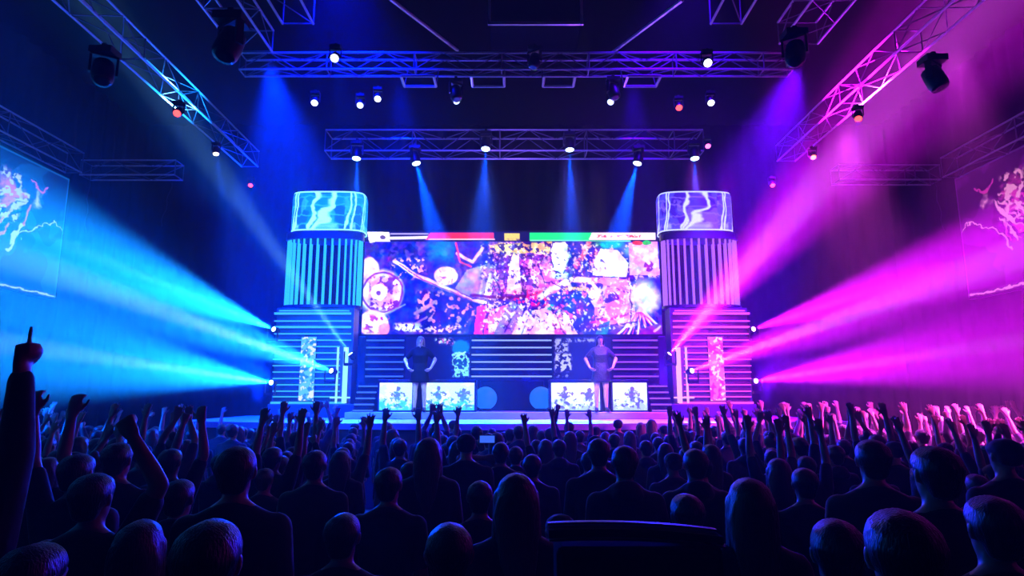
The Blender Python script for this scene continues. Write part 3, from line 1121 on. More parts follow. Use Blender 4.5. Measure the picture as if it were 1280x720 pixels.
# ------------------------------------------------------------------ wash lights added to colour haze and brighten surfaces
def wash(loc, tgt, rgb, pw, size, blend=1.0):
    loc, tgt = Vector(loc), Vector(tgt)
    spot('added_wash', loc, tgt - loc, rgb, pw, size, blend, .15)
wash((-5.5, 13.5, 9.6), (-4.6, 15.3, 3.0), (0, .02, 1), 75000, 60)
wash((-5.2, 14.2, 2.4), (-7.4, 10.8, 3.8), (0, .06, 1), 40000, 62)
wash((-2.6, 13.8, 9.4), (-2.4, 15.2, 3.0), (0, .01, 1), 13000, 40)
wash((2.8, 13.8, 9.4), (3.2, 15.2, 3.0), (.04, .0, 1), 10000, 40)
wash((6.5, 13.5, 9.6), (4.6, 15.3, 3.0), (.12, 0, 1), 55000, 60)
wash((5.2, 14.2, 2.4), (7.6, 10.8, 3.6), (.28, 0, 1), 16000, 62)
wash((-2.9, 9.4, 9.6), (-3.0, 12.0, 5.0), (0, .004, 1), 9000, 90)
wash((2.9, 9.4, 9.6), (3.0, 12.0, 5.0), (.06, .0, 1), 2500, 90)
# on the roof trusses from below
for x, y, tx, ty, rgb, pw in ((-5.9, 14.0, -6.6, 8.0, (.01, .08, 1), 1700), (-4.0, 9.6, -4.2, 5.0, (.01, .06, 1), 420), (-6.2, 8.0, -6.9, 3.5, (.01, .06, 1), 420),
                              (6.1, 14.0, 6.8, 8.0, (.55, .0, 1), 1700), (4.1, 9.6, 4.3, 5.0, (.55, .0, 1), 500), (6.4, 8.0, 7.1, 3.5, (.5, .0, 1), 420)):
    wash((x, y, 6.2), (tx, ty, 8.4), rgb, pw, 75)
wash((-1.5, 12.4, 6.3), (-1.5, 10.8, 8.2), (.05, .05, 1), 260, 130)
wash((1.5, 12.4, 6.3), (1.5, 10.8, 8.2), (.2, .04, 1), 260, 130)
wash((0, 12.2, 6.4), (0, 13.4, 7.5), (.2, .08, 1), 260, 150)
# towers and performers
wash((-4.2, 11.8, 6.6), (-5.0, 16.0, 3.4), (0, .13, 1), 9000, 32)
wash((4.2, 11.8, 6.6), (5.0, 16.0, 3.2), (.75, .0, .9), 10000, 30)
wash((-1.6, 11.6, 6.6), (-2.3, 15.2, 2.6), (.3, .7, 1), 3000, 16)
wash((1.6, 11.6, 6.6), (2.2, 15.2, 2.6), (1, .55, .8), 3000, 16)
# stage deck
for px, rgb, pw, ay in ((446, (.03, .16, 1), 12000, 14.0), (607, (.06, .14, 1), 9000, 13.8), (712, (.12, .12, 1), 9000, 13.8), (868, (.5, .04, 1), 9000, 14.0)):
    P = at(px, 198, 13.0)
    wash(P, (P.x * 1.05, ay, 1.6), rgb, pw, 44)
# added blue and violet lights hidden behind the set, tinting the haze
for x, rgb, pw, sz in ((-6.9, (0, .02, 1), 42000, 50), (-4.15, (0, .03, 1), 36000, 40), (-2.2, (0, .01, 1), 9000, 40), (2.2, (.02, 0, 1), 7000, 40), (6.9, (.12, 0, 1), 22000, 50), (4.15, (.14, 0, 1), 36000, 40)):
    wash((x, 17.7, 1.9), (x * 1.02, 17.2, 8), rgb, pw, sz)
# crowd
wash((-4.2, 13.9, 2.7), (-3.0, 5.0, 1.7), (0, .04, 1), 3400, 75)
wash((0.3, 14.0, 2.6), (0.3, 5.0, 1.7), (0, .015, 1), 2200, 80)
wash((3.2, 13.9, 2.7), (3.0, 5.0, 1.7), (0.01, .01, 1), 2600, 70)
wash((7.0, 12.7, 7.8), (6.2, 11.0, 2.0), (.9, .05, .9), 14000, 44)
wash((7.2, 9.6, 7.8), (7.0, 9.2, 2.0), (.9, .05, .9), 8000, 40)
# added side lights out of view, brightening the raised hands
for x, y, rgb, pw, lab in ((-10.9, 8.6, (0, .07, 1), 9000, 'added blue fill light, out of view beyond the blue end of the crowd'), (10.9, 8.6, (.9, .05, .85), 24000, 'added magenta fill light, out of view beyond the magenta end of the crowd')):
    a = Vector((-x * .5, 2.0, -.9)).normalized()
    moving_head((x, y, 4.2), a, 'side', (120, 60, 200), 1.0, lab, 'added side lights out of view', .8)
    wash(Vector((x, y, 3.9)) + a * .3, (x * .68, y + 1.5, 1.35), rgb, pw, 52)

# ------------------------------------------------------------------ people
M['skin'] = surf('skin', (170, 125, 105), .45, 0, 12, .1, 0, .5)
M['skin_pale'] = surf('skin_pale', (225, 185, 165), .45, 0, 12, .08, 0)
M['hair_dark'] = surf('hair_dark', (28, 22, 20), .42, 0, 60, .3, .1, .5, .6)
M['hair_fair'] = surf('hair_fair', (170, 140, 100), .4, 0, 60, .3, .1)
M['hair_brown'] = surf('hair_brown', (70, 48, 34), .42, 0, 60, .3, .1, .5, .6)
SHIRTS = [surf('shirt_' + n, c, .75, 0, 14, .25, .3, .5, .35) for n, c in
          (('black', (22, 22, 26)), ('navy', (20, 24, 44)), ('grey', (56, 58, 62)), ('white', (190, 190, 196)), ('red', (110, 26, 30)), ('green', (34, 60, 44)))]
M['trousers'] = surf('trousers_denim', (34, 40, 58), .8, 0, 30, .25, .2)
M['shoe'] = surf('shoe_leather', (24, 22, 22), .4, 0, 20, .2)
M['lips'] = surf('lips', (150, 70, 70), .4, 0, 20, .1)
M['eye'] = surf('eye_white', (225, 225, 225), .2, 0, 20, .02)
M['iris'] = surf('iris', (40, 26, 18), .2, 0, 20, .1)

for k_ in ('hair_dark', 'hair_fair', 'hair_brown'):
    nt = M[k_].node_tree
    bs = nt.nodes['Principled BSDF']
    tc = nt.nodes.new('ShaderNodeTexCoord')
    mp = nt.nodes.new('ShaderNodeMapping')
    mp.inputs['Scale'].default_value = (1, 1, .12)
    nz = nt.nodes.new('ShaderNodeTexNoise')
    nz.inputs['Scale'].default_value = 170
    nz.inputs['Detail'].default_value = 2
    bp = nt.nodes.new('ShaderNodeBump')
    bp.inputs['Strength'].default_value = 1.0
    bp.inputs['Distance'].default_value = .006
    nt.links.new(tc.outputs['Object'], mp.inputs[0])
    nt.links.new(mp.outputs[0], nz.inputs['Vector'])
    nt.links.new(nz.outputs[0], bp.inputs['Height'])
    nt.links.new(bp.outputs[0], bs.inputs['Normal'])

_ico = {}


def ico(sub=2):
    if sub not in _ico:
        bm = bmesh.new()
        bmesh.ops.create_icosphere(bm, subdivisions=sub, radius=1)
        _ico[sub] = [v.co.copy() for v in bm.verts]
        bm.free()
    return _ico[sub]


def hull_into(bm, spheres):
    """convex hull of spheres (centre, radius or (rx, ry, rz))"""
    pts = []
    for c, r in spheres:
        c = Vector(c)
        rr = r if isinstance(r, (tuple, list)) else (r, r, r)
        for q in ico(2):
            pts.append(bm.verts.new((c.x + q.x * rr[0], c.y + q.y * rr[1], c.z + q.z * rr[2])))
    res = bmesh.ops.convex_hull(bm, input=pts, use_existing_faces=False)
    dead = list({e for e in res['geom_interior'] if isinstance(e, bmesh.types.BMVert)} | {e for e in res['geom_unused'] if isinstance(e, bmesh.types.BMVert)})
    bmesh.ops.delete(bm, geom=dead, context='VERTS')


def fused(name, hulls, mat, voxel=.01, smooth=4, disp=0.0):
    """one continuous skin over all the hulls"""
    bm = bmesh.new()
    for h in hulls:
        b2 = bmesh.new()
        hull_into(b2, h)
        tmp = bpy.data.meshes.new('t')
        b2.to_mesh(tmp)
        b2.free()
        bm.from_mesh(tmp)
        bpy.data.meshes.remove(tmp)
    me = bpy.data.meshes.new('t')
    bm.to_mesh(me)
    bm.free()
    o = bpy.data.objects.new('t', me)
    COL.objects.link(o)
    r = o.modifiers.new('r', 'REMESH')
    r.mode = 'VOXEL'
    r.voxel_size = voxel
    s = o.modifiers.new('s', 'SMOOTH')
    s.iterations = smooth
    s.factor = .5
    dg = bpy.context.evaluated_depsgraph_get()
    out = bpy.data.meshes.new_from_object(o.evaluated_get(dg))
    bpy.data.objects.remove(o)
    bpy.data.meshes.remove(me)
    out.name = name
    if disp:
        rr = np.random.RandomState(4)
        n = len(out.vertices)
        co = np.empty(n * 3)
        out.vertices.foreach_get('co', co)
        co = co.reshape(-1, 3)
        w = np.sin(co[:, 0:1] * 310 + 3 * np.sin(co[:, 2:3] * 40)) * np.cos(co[:, 1:2] * 260 + 2 * np.sin(co[:, 2:3] * 55))
        c = co.mean(0)
        d = co - c
        d /= np.linalg.norm(d, axis=1)[:, None] + 1e-9
        co += d * w * disp
        out.vertices.foreach_set('co', co.ravel())
    out.materials.clear()
    out.materials.append(mat)
    out.shade_smooth()
    return out


def chain(pts, rs):
    return [[(pts[i], rs[i]), (pts[i + 1], rs[i + 1])] for i in range(len(pts) - 1)]


def hand_hulls(W, d, n, side, kind):
    """W wrist, d along the hand, n palm normal; side +1 puts the thumb towards +s"""
    d = Vector(d).normalized()
    n = Vector(n)
    n = (n - d * n.dot(d)).normalized()
    s = d.cross(n) * side
    W = Vector(W)
    H = []
    k0, k1 = W + d * .02, W + d * .085
    H.append([(W, .026), (k0 + s * .018, .019), (k0 - s * .018, .019), (k1 + s * .032, .013), (k1 - s * .03, .012), (k1, .014)])
    lens = (.070, .078, .073, .058)
    for i in range(4):
        off = .030 - .0205 * i
        b = k1 + s * off
        L = lens[i]
        spread = (1.5 - i) * (.16 if kind == 'open' else .03)
        dd = (d + s * spread).normalized()
        if kind == 'open':
            bends = (.12, .3, .45)
        elif kind == 'fist' or (kind == 'point' and i > 0):
            bends = (1.35, 2.7, 3.6)
        elif kind == 'point':
            bends = (.0, .05, .1)
        else:
            bends = (.45, 1.0, 1.5)
        pts, rs = [b], [.0105]
        for j, (fr, bd) in enumerate(zip((.45, .3, .25), bends)):
            q = dd * math.cos(bd) + n * math.sin(bd)
            pts.append(pts[-1] + q * (L * fr))
            rs.append((.0098, .0092, .0082)[j])
        H += chain(pts, rs)
    # thumb from the side of the palm
    t0 = W + d * .03 + s * .022
    if kind in ('fist', 'point'):
        pts = [t0, t0 + (d * .5 + s * .6 + n * .4).normalized() * .035, t0 + d * .045 + n * .04 - s * .0, t0 + d * .05 + n * .045 - s * .025]
    else:
        pts = [t0, t0 + (d * .6 + s * .8 + n * .15).normalized() * .036, t0 + (d * .8 + s * .75 + n * .2).normalized() * .066, t0 + (d * 1.0 + s * .68 + n * .25).normalized() * .09]
    H += chain(pts, [.014, .012, .0108, .0095])
    return H


def solve(S, W, l1, l2, pole):
    S, W = Vector(S), Vector(W)
    d = W - S
    L = min(d.length, (l1 + l2) * .995)
    d.normalize()
    W = S + d * L
    a = (l1 * l1 - l2 * l2 + L * L) / (2 * L)
    h = math.sqrt(max(0, l1 * l1 - a * a))
    p = Vector(pole)
    p = (p - d * p.dot(d))
    p = p.normalized() if p.length > 1e-4 else d.orthogonal().normalized()
    return S + d * a + p * h, W


def build_person(arms, female=False, hair='short', legs='trousers', top='shirt', voxel=.0095, face=False, stance=.0, key=''):
    """meshes for one figure that looks along +y; arms: ((wrist, pole, handkind, hand dir), same) for the x<0 and x>0 side"""
    sw = .155 if female else .178
    hipw = .095
    H, parts = [], {}
    # trunk
    H.append([((-.07, 0, .94), (.1, .105, .1)), ((.07, 0, .94), (.1, .105, .1)), ((-.055, .0, 1.1), (.085, .085, .06)), ((.055, 0, 1.1), (.085, .085, .06))])
    H.append([((-.055, 0, 1.1), (.085, .085, .06)), ((.055, 0, 1.1), (.085, .085, .06)), ((-.08, 0, 1.3), (.095, .11, .09)), ((.08, 0, 1.3), (.095, .11, .09))])
    H.append([((-.08, 0, 1.3), (.095, .11, .09)), ((.08, 0, 1.3), (.095, .11, .09)), ((-sw + .02, -.01, 1.42), (.06, .06, .05)), ((sw - .02, -.01, 1.42), (.06, .06, .05)), ((0, -.01, 1.46), (.06, .06, .04))])
    H.append([((-.125, -.012, 1.445), (.05, .05, .03)), ((.125, -.012, 1.445), (.05, .05, .03)), ((0, -.012, 1.535), (.05, .05, .03))])
    H.append([((0, -.008, 1.46), (.058, .058, .04)), ((0, .008, 1.575), (.052, .055, .03))])
    # head
    H.append([((0, -.018, 1.668), (.076, .085, .083)), ((0, .022, 1.665), (.066, .068, .07)), ((0, .035, 1.60), (.05, .05, .04))])
    H.append([((0, .035, 1.60), (.05, .05, .04)), ((0, .06, 1.565), (.026, .022, .02)), ((-.035, .02, 1.585), .022), ((.035, .02, 1.585), .022)])
    H.append([((0, .088, 1.655), .008), ((0, .106, 1.625), .011), ((-.012, .092, 1.62), .008), ((.012, .092, 1.62), .008)])
    H.append([((-.03, .078, 1.668), (.02, .012, .006)), ((.03, .078, 1.668), (.02, .012, .006))])
    H.append([((-.016, .08, 1.596), .008), ((.016, .08, 1.596), .008), ((0, .085, 1.594), .009)])
    for s in (-1, 1):
        H.append([((s * .077, -.005, 1.648), (.008, .014, .02)), ((s * .083, -.015, 1.66), (.006, .014, .018)), ((s * .077, 0, 1.625), (.006, .008, .01))])
    # legs
    lg = []
    for s in (-1, 1):
        hp, kn, an = (s * hipw, 0, .92), (s * (hipw + stance * .5), .015, .5), (s * (hipw + stance), -.02, .09)
        toe = (s * (hipw + stance + .03), .14, .035)
        H += [[(hp, .092), ((s * (hipw + .1 * stance), .01, .7), .082), (kn, .056)], [(kn, .056), ((s * (hipw + stance * .65), -.02, .36), .055), (an, .036)]]
        H.append([(an, .036), ((an[0], -.055, .035), .03), (toe, .026), ((toe[0] - s * .02, .12, .035), .03)])
        lg.append((hp, kn, an, toe))
    # arms
    sl = []
    for s, arm in zip((-1, 1), arms):
        wr, pole, kind, hd = arm[:4]
        S = Vector((s * sw, -.005, 1.415))
        up = Vector(wr).z > 1.45
        if up:
            S += Vector((-s * .01, 0, .035))
        El, W = solve(S, wr, .285, .25, pole)
        H += [[((s * (sw - .04), -.005, 1.40), .06), (S, .054)], [(S, .054), (El, .04)], [(El, .04), (El.lerp(W, .3), .04), (W, .026)]]
        d = Vector(hd) if hd is not None else (W - El)
        d.normalize()
        nrm = Vector((0, 1, 0)) if abs(d.y) < .8 else Vector((-s, 0, 0))
        if not up:
            nrm = Vector((-s, 0, 0))
            side = -1 if s > 0 else 1
            cr = d.cross(nrm)
            side = 1 if cr.y > 0 else -1
        else:
            cr = d.cross((nrm - d * nrm.dot(d)).normalized())
            side = 1 if cr.x * s < 0 else -1
        if len(arm) > 4 and arm[4] is not None:
            nrm, side = Vector(arm[4]), 1
        H += hand_hulls(W, d, nrm, side, kind)
        sl.append((S, El, W))
    parts['body'] = fused('person', H, M['skin_pale'] if legs == 'bare' else M['skin'], voxel, 3)
    g = .014
    # top
    T = []
    wide = .02 if top == 'hoodie' else 0
    T.append([((-.07, 0, .93), (.115, .12, .05)), ((.07, 0, .93), (.115, .12, .05)), ((-.06, 0, 1.1), (.1 + wide, .1 + wide, .06)), ((.06, 0, 1.1), (.1 + wide, .1 + wide, .06))])
    T.append([((-.06, 0, 1.1), (.1 + wide, .1 + wide, .06)), ((.06, 0, 1.1), (.1 + wide, .1 + wide, .06)), ((-.08, 0, 1.3), (.112, .126, .09)), ((.08, 0, 1.3), (.112, .126, .09))])
    T.append([((-.08, 0, 1.3), (.112, .126, .09)), ((.08, 0, 1.3), (.112, .126, .09)), ((-sw + .02, -.01, 1.425), (.07, .072, .058)), ((sw - .02, -.01, 1.425), (.07, .072, .058)), ((0, -.012, 1.455), (.075, .075, .04))])
    T.append([((-.125, -.014, 1.452), (.058, .06, .036)), ((.125, -.014, 1.452), (.058, .06, .036)), ((0, -.012, 1.52), (.066, .066, .024))])
    long_ = top == 'hoodie'
    for S, El, W in sl:
        sgn = 1 if S.x > 0 else -1
        T.append([((sgn * (sw - .05), -.005, 1.40), .072), (S, .07)])
        if long_:
            T += [[(S, .07), (El, .054)], [(El, .054), (El.lerp(W, .93), .038)]]
        else:
            T.append([(S, .069), (S.lerp(El, .72), .057)])
    if top == 'hoodie':
        T.append([((0, -.09, 1.47), (.1, .05, .05)), ((0, -.07, 1.53), (.075, .04, .03)), ((-.07, -.02, 1.5), .035), ((.07, -.02, 1.5), .035)])
    if top == 'coat':
        T.append([((-.07, 0, .95), (.125, .13, .06)), ((.07, 0, .95), (.125, .13, .06)), ((-.11, 0, .7), (.12, .14, .03)), ((.11, 0, .7), (.12, .14, .03))])
        T.append([((-.06, 0, 1.1), (.11, .11, .06)), ((.06, 0, 1.1), (.11, .11, .06)), ((-.07, 0, .95), (.125, .13, .06)), ((.07, 0, .95), (.125, .13, .06))])
    parts['shirt' if top in ('shirt', 'hoodie') else top] = fused('top', T, SHIRTS[0], .013, 3)
    if legs == 'trousers':
        T = [[((-.07, 0, .93), (.108, .112, .07)), ((.07, 0, .93), (.108, .112, .07)), ((-.09, 0, .86), (.1, .11, .06)), ((.09, 0, .86), (.1, .11, .06))]]
        for hp, kn, an, toe in lg:
            T += [[((hp[0], 0, .88), .103), (kn, .07)], [(kn, .07), ((an[0], an[1], .1), .055)]]
        parts['trousers'] = fused('trousers', T, M['trousers'], .015, 3)
    T = []
    for hp, kn, an, toe in lg:
        T.append([((an[0], an[1], .08), .046), ((an[0], -.06, .04), .038), ((toe[0], .15, .036), .034), ((toe[0] - .02 * (1 if toe[0] > 0 else -1), .12, .04), .038)])
    parts['shoes'] = fused('shoes', T, M['shoe'], .012, 2)
    # hair
    cap = [((0, -.03, 1.676), (.088, .09, .087)), ((0, .015, 1.695), (.076, .075, .068))]
    if hair == 'short':
        Hh = [cap, [((0, -.048, 1.585), (.055, .04, .025)), ((0, -.045, 1.67), (.083, .07, .06))]]
    elif hair == 'long':
        Hh = [cap, [((0, -.06, 1.66), (.09, .06, .06)), ((-.06, -.045, 1.6), (.04, .04, .04)), ((.06, -.045, 1.6), (.04, .04, .04)), ((0, -.09, 1.44), (.082, .03, .06))],
              [((0, -.09, 1.44), (.082, .03, .06)), ((.01, -.108, 1.3), (.05, .022, .04))],
              [((-.078, -.01, 1.66), (.02, .04, .04)), ((-.085, -.02, 1.5), (.02, .035, .04))], [((.078, -.01, 1.66), (.02, .04, .04)), ((.085, -.02, 1.5), (.02, .035, .04))]]
    elif hair == 'bun':
        Hh = [cap, [((0, -.05, 1.63), (.07, .05, .04)), ((0, -.03, 1.68), (.085, .08, .06))], [((0, -.08, 1.77), .046), ((0, -.07, 1.74), .04)]]
    else:  # cap
        Hh = [[((0, -.02, 1.69), (.09, .098, .07)), ((0, .01, 1.69), (.084, .086, .06))], [((-.03, .1, 1.695), (.03, .03, .008)), ((.03, .1, 1.695), (.03, .03, .008)), ((0, .15, 1.685), (.03, .012, .006))],
              [((0, -.05, 1.625), (.07, .045, .03)), ((0, -.04, 1.66), (.08, .07, .03))]]
    parts['cap' if hair == 'cap' else 'hair'] = fused('hair', Hh, {'short': M['hair_dark'], 'long': M['hair_brown'], 'bun': M['hair_dark'], 'cap': SHIRTS[1]}[hair], .009, 2, 0 if hair == 'cap' else .0007)
    if face:
        for s in (-1, 1):
            m = MB().lathe([(.0125 * math.cos(a), .0125 * math.sin(a)) for a in [(-PI / 2 + .01) + (PI - .02) * k / 8 for k in range(9)]], 14, (s * .031, .072, 1.652))
            parts['eye' + ('' if s < 0 else '#')] = m.mesh('eye', M['eye'], True)
            m = MB().lathe([(.006 * math.cos(a), .003 * math.sin(a)) for a in [(-PI / 2 + .01) + (PI - .02) * k / 6 for k in range(7)]], 12, (0, 0, 0))
            m.v = [(x + s * .031, .0845 + z, y + 1.652) for x, y, z in m.v]
            parts['iris' + ('' if s < 0 else '#')] = m.mesh('iris', M['iris'], True)
        parts['mouth'] = fused('mouth', [[((-.02, .079, 1.596), .005), ((.02, .079, 1.596), .005), ((0, .089, 1.598), .006), ((0, .088, 1.590), .006)]], M['lips'], .003, 1)
    return parts


def put_person(parts, loc, rz, scale, label, group=None, shirt=None, small=False):
    b = link('person', parts['body'], None, loc, (0, 0, rz))
    b.scale = (scale,) * 3
    tag(b, label, 'person', group)
    for k, me in parts.items():
        if k == 'body' or (small and k in ('shoes',)):
            continue
        c = link(k.rstrip('#'), me, b)
        if shirt is not None and k in ('shirt', 'coat', 'dress'):
            c.material_slots[0].link = 'OBJECT'
            c.material_slots[0].material = shirt
    return b


DOWN_L, DOWN_R = ((-.25, .04, .88), (-.2, -1, 0), 'relax', None), ((.25, .04, .88), (.2, -1, 0), 'relax', None)


def upL(x=-.2, y=.12, z=1.98, kind='open', pole=(-1, .1, 0), hd=None):
    return ((x, y, z), pole, kind, hd)


def upR(x=.2, y=.12, z=1.98, kind='open', pole=(1, .1, 0), hd=None):
    return ((x, y, z), pole, kind, hd)


V = {
    'down': build_person((DOWN_L, DOWN_R), top='shirt'),
    'down_hood': build_person((DOWN_L, ((.12, .25, 1.15), (.6, -.6, -.6), 'relax', None)), top='hoodie'),
    'down_long': build_person((DOWN_L, DOWN_R), female=True, hair='long'),
    'down_cap': build_person((DOWN_L, DOWN_R), hair='cap'),
    'both': build_person((upL(), upR()), top='shirt'),
    'both_wide': build_person((upL(-.3, .1, 1.95, 'open', (-1, 0, -.5)), upR(.3, .1, 1.97, 'open', (1, 0, -.5))), female=True, hair='long'),
    'both_bent': build_person((upL(-.3, .15, 1.78, 'fist', (-1, 0, -.6)), upR(.27, .15, 1.84, 'fist', (1, 0, -.6))), top='hoodie'),
    'clap': build_person((upL(-.07, .18, 1.93, 'open', (-1, .2, 0), (.15, .05, 1)), upR(.07, .18, 1.93, 'open', (1, .2, 0), (-.15, .05, 1))), hair='bun', female=True),
    'right': build_person((DOWN_L, upR(.26, .15, 1.97, 'open')), top='shirt'),
    'right_point': build_person((DOWN_L, upR(.28, .2, 1.95, 'point', (1, 0, -.3))), hair='cap'),
    'left': build_person((upL(-.24, .18, 1.96, 'open'), DOWN_R), female=True, hair='long'),
    'left_fist': build_person((upL(-.18, .12, 1.95, 'fist'), DOWN_R), top='hoodie'),
}
POSE = {'down': 'arms down', 'down_hood': 'hooded, arms low', 'down_long': 'long haired, arms down', 'down_cap': 'in a cap',
        'both': 'both arms straight up', 'both_wide': 'both arms spread wide', 'both_bent': 'both fists up', 'clap': 'clapping overhead',
        'right': 'one open hand raised', 'right_point': 'in a cap, pointing up', 'left': 'long haired, one hand raised', 'left_fist': 'hooded, one fist up'}

taken = []
M['phone_glow'] = glow('phone_display', (60, 110, 255), 1.0)


def near(px, py, Y, pose, rz, label, shirt=0):
    """a spectator whose head top shows at (px, py) at depth Y"""
    p = at(px, py, Y)
    s = p.z / 1.765
    parts = V[pose] if isinstance(pose, str) else pose
    taken.append((p.x, p.y))
    return put_person(parts, (p.x, p.y, 0), rz, s, label, 'spectators standing nearest the camera', SHIRTS[shirt])


def custom_arm(px, py, Y, hx, hy, hY, kind, side, hair='short', top='shirt', nrm=None):
    """person meshes with one arm reaching to the point the photo shows at (hx, hy)"""
    p = at(px, py, Y)
    s = p.z / 1.765
    h = at(hx, hy, hY)
    w = Vector(((h.x - p.x) / s, (h.y - p.y) / s, h.z / s))
    S = Vector((side * .178, 0, 1.45))
    d = (w - S).normalized()
    w = w - d * .14
    a = (tuple(w), (side, 0, -.3), kind, None, nrm)
    return build_person((a, DOWN_R) if side < 0 else (DOWN_L, a), hair=hair, top=top)


near(265, 647, 1.8, 'down', .1, 'person with round blue rimmed head at the bottom edge, tallest of the bottom blue side', 0)
near(48, 677, 2.0, 'down', -.2, 'person with blue rimmed head, lowest in the blue corner of the crowd', 1)
near(178, 648, 2.5, 'down_long', .2, 'person with long hair between the two blue rimmed heads at the bottom', 0)
near(226, 598, 3.65, 'down_hood', 0, 'dark person in a hooded top standing behind the tall blue rimmed head', 1)
near(298, 556, 3.1, 'down', .15, 'tall dark person with blue line down the neck, just beyond the tall rimmed head', 0)
near(395, 562, 4.7, 'down', .0, 'person with bright blue edge on neck below the blue tower steps', 2)
near(487, 583, 4.0, 'down', -.1, 'dark person with round head below the teal fronted desk', 0)
near(536, 546, 4.8, 'down_long', .0, 'person with long hair and blue edged shoulder below the dark dressed performer', 0)
near(583, 541, 6.0, 'down_cap', .0, 'person in a cap standing below the blue globe lamp', 0)
near(645, 590, 2.9, 'down_long', .1, 'broad long haired person at the very middle of the crowd near the camera', 1)
near(665, 567, 5.6, 'down', .0, 'person with small dark head behind the broad long haired one in the middle', 2)
near(748, 547, 5.0, 'down', -.1, 'person with blue edged head below the glittering performer', 0)
near(780, 556, 4.3, 'down_hood', .0, 'person in a hooded top below the violet end of the stage wall', 1)
near(857, 616, 3.25, 'down', .1, 'dark round head directly behind the black curved cabinet', 0)
near(868, 560, 4.6, 'down_hood', .0, 'person in a hooded top further behind the black curved cabinet', 1)
near(935, 596, 2.76, 'down_long', -.1, 'person with long hair rimmed blue beside the black curved cabinet', 0)
near(1004, 584, 4.3, 'down', -.1, 'person with blue rimmed head below the magenta tower', 0)
near(1043, 647, 2.2, 'down', -.2, 'person with thin blue outline at the bottom below the magenta beams', 0)
near(1122, 634, 1.7, 'down_hood', -.2, 'person in a hooded top with bright blue outline at the bottom magenta side', 1)
near(1165, 556, 2.85, 'down', .0, 'tall dark person towering behind the bright outlined hooded one', 0)
near(1237, 618, 2.3, 'down', -.1, 'person with blue outlined neck at the bottom magenta corner', 0)
near(1252, 546, 4.2, 'down_cap', .0, 'person in a cap behind the one in the magenta corner', 0)
near(1088, 548, 3.7, 'down', -.2, 'person with a long blue edge below the middle of the magenta beams', 2)
near(972, 572, 4.95, 'down_long', -.1, 'long haired person between the two blue rimmed heads under the magenta tower', 0)
near(700, 640, 3.4, 'down_cap', .0, 'person in a cap seen just above the black curved cabinet', 0)
near(600, 600, 4.0, 'down', .0, 'dark person between the middle long haired one and the teal desk side', 0)
near(562, 652, 2.3, 'down_hood', .1, 'person in a pale blue lit hooded top at the bottom middle', 3)
near(430, 640, 2.95, 'down', .0, 'black figure at the bottom below the blue tower steps', 0)

big = custom_arm(-60, 553, 2.35, 39, 396, 2.35, 'point', 1, top='hoodie', nrm=(1, .2, 0))
near(-60, 553, 2.35, big, 0, 'person at the blue edge pointing a long black arm high above the crowd', 0)
near(100, 566, 3.75, custom_arm(100, 566, 3.75, 36, 446, 3.75, 'relax', -1), 0, 'person reaching a thin bent arm beside the tall black pointing arm', 1)
near(150, 552, 4.3, custom_arm(150, 552, 4.3, 86, 492, 4.3, 'relax', -1), 0, 'person stretching one arm low and sideways on the blue side', 0)
near(120, 590, 3.0, custom_arm(120, 590, 3.0, 168, 506, 3.0, 'fist', 1), 0, 'person raising a clenched black fist below the blue beams', 0)
near(215, 560, 5.2, custom_arm(215, 560, 5.2, 256, 506, 5.2, 'relax', 1), 0, 'person raising a curved hand below the cyan beam', 1)

# a phone held up sideways
pp = custom_arm(626, 552, 6.3, 611, 556, 6.2, 'relax', -1)
near(626, 552, 6.3, pp, 0, 'person holding up a phone below the blue globe lamp of the teal fronted desk', 1)
ph = at(609, 549, 6.13)
t = empty('phone', ph)
tag(t, 'phone with a blue lit display held up sideways over the middle of the crowd', 'phone')
MB().box((-.075, 0, -.037), (.075, .009, .037)).build('case', M['black'], t, bevel=.003)
MB().box((-.069, -.001, -.032), (.069, .001, .032)).build('display', M['phone_glow'], t)

# the packed crowd between them and the stage
rr = random.Random(11)
spots = []
Y = 3.45
row = 0
while Y < 12.5:
    half = .83 * Y + .5
    step = .595
    x = -half + (row % 2) * .29
    while x < half:
        xx, yy = x + rr.uniform(-.01, .01), Y + rr.uniform(-.015, .015)
        front_lim = 12.15 + .9 * min(1, (xx / 6.1) ** 2)
        if yy < front_lim and all(abs(xx - a) > .572 or abs(yy - b) > .465 for a, b in taken):
            taken.append((xx, yy))
            spots.append((xx, yy))
        x += step
    Y += .49
    row += 1
keep = 264
rr.shuffle(spots)
sel = spots[:keep]

def band_name(y):
    return 'nearer rows' if y < 5 else ('near-middle rows' if y < 7 else ('middle rows' if y < 9 else ('far-middle rows' if y < 10.8 else 'front rows')))

ZONES = ((130, 'under the blue side screen'), (235, 'under the cyan beams'), (335, 'just outside the blue tower'), (440, 'below the blue tower'), (520, 'below the blue step unit'),
         (595, 'below the teal fronted desk'), (685, 'below the stage middle'), (760, 'below the violet fronted desk'), (840, 'below the violet step unit'),
         (945, 'below the magenta tower'), (1045, 'just outside the magenta tower'), (1150, 'under the magenta beams'), (9999, 'under the magenta side screen'))

def zone_name(x, y):
    px = 640 + 811 * x / y
    for lim, nm in ZONES:
        if px < lim:
            return nm

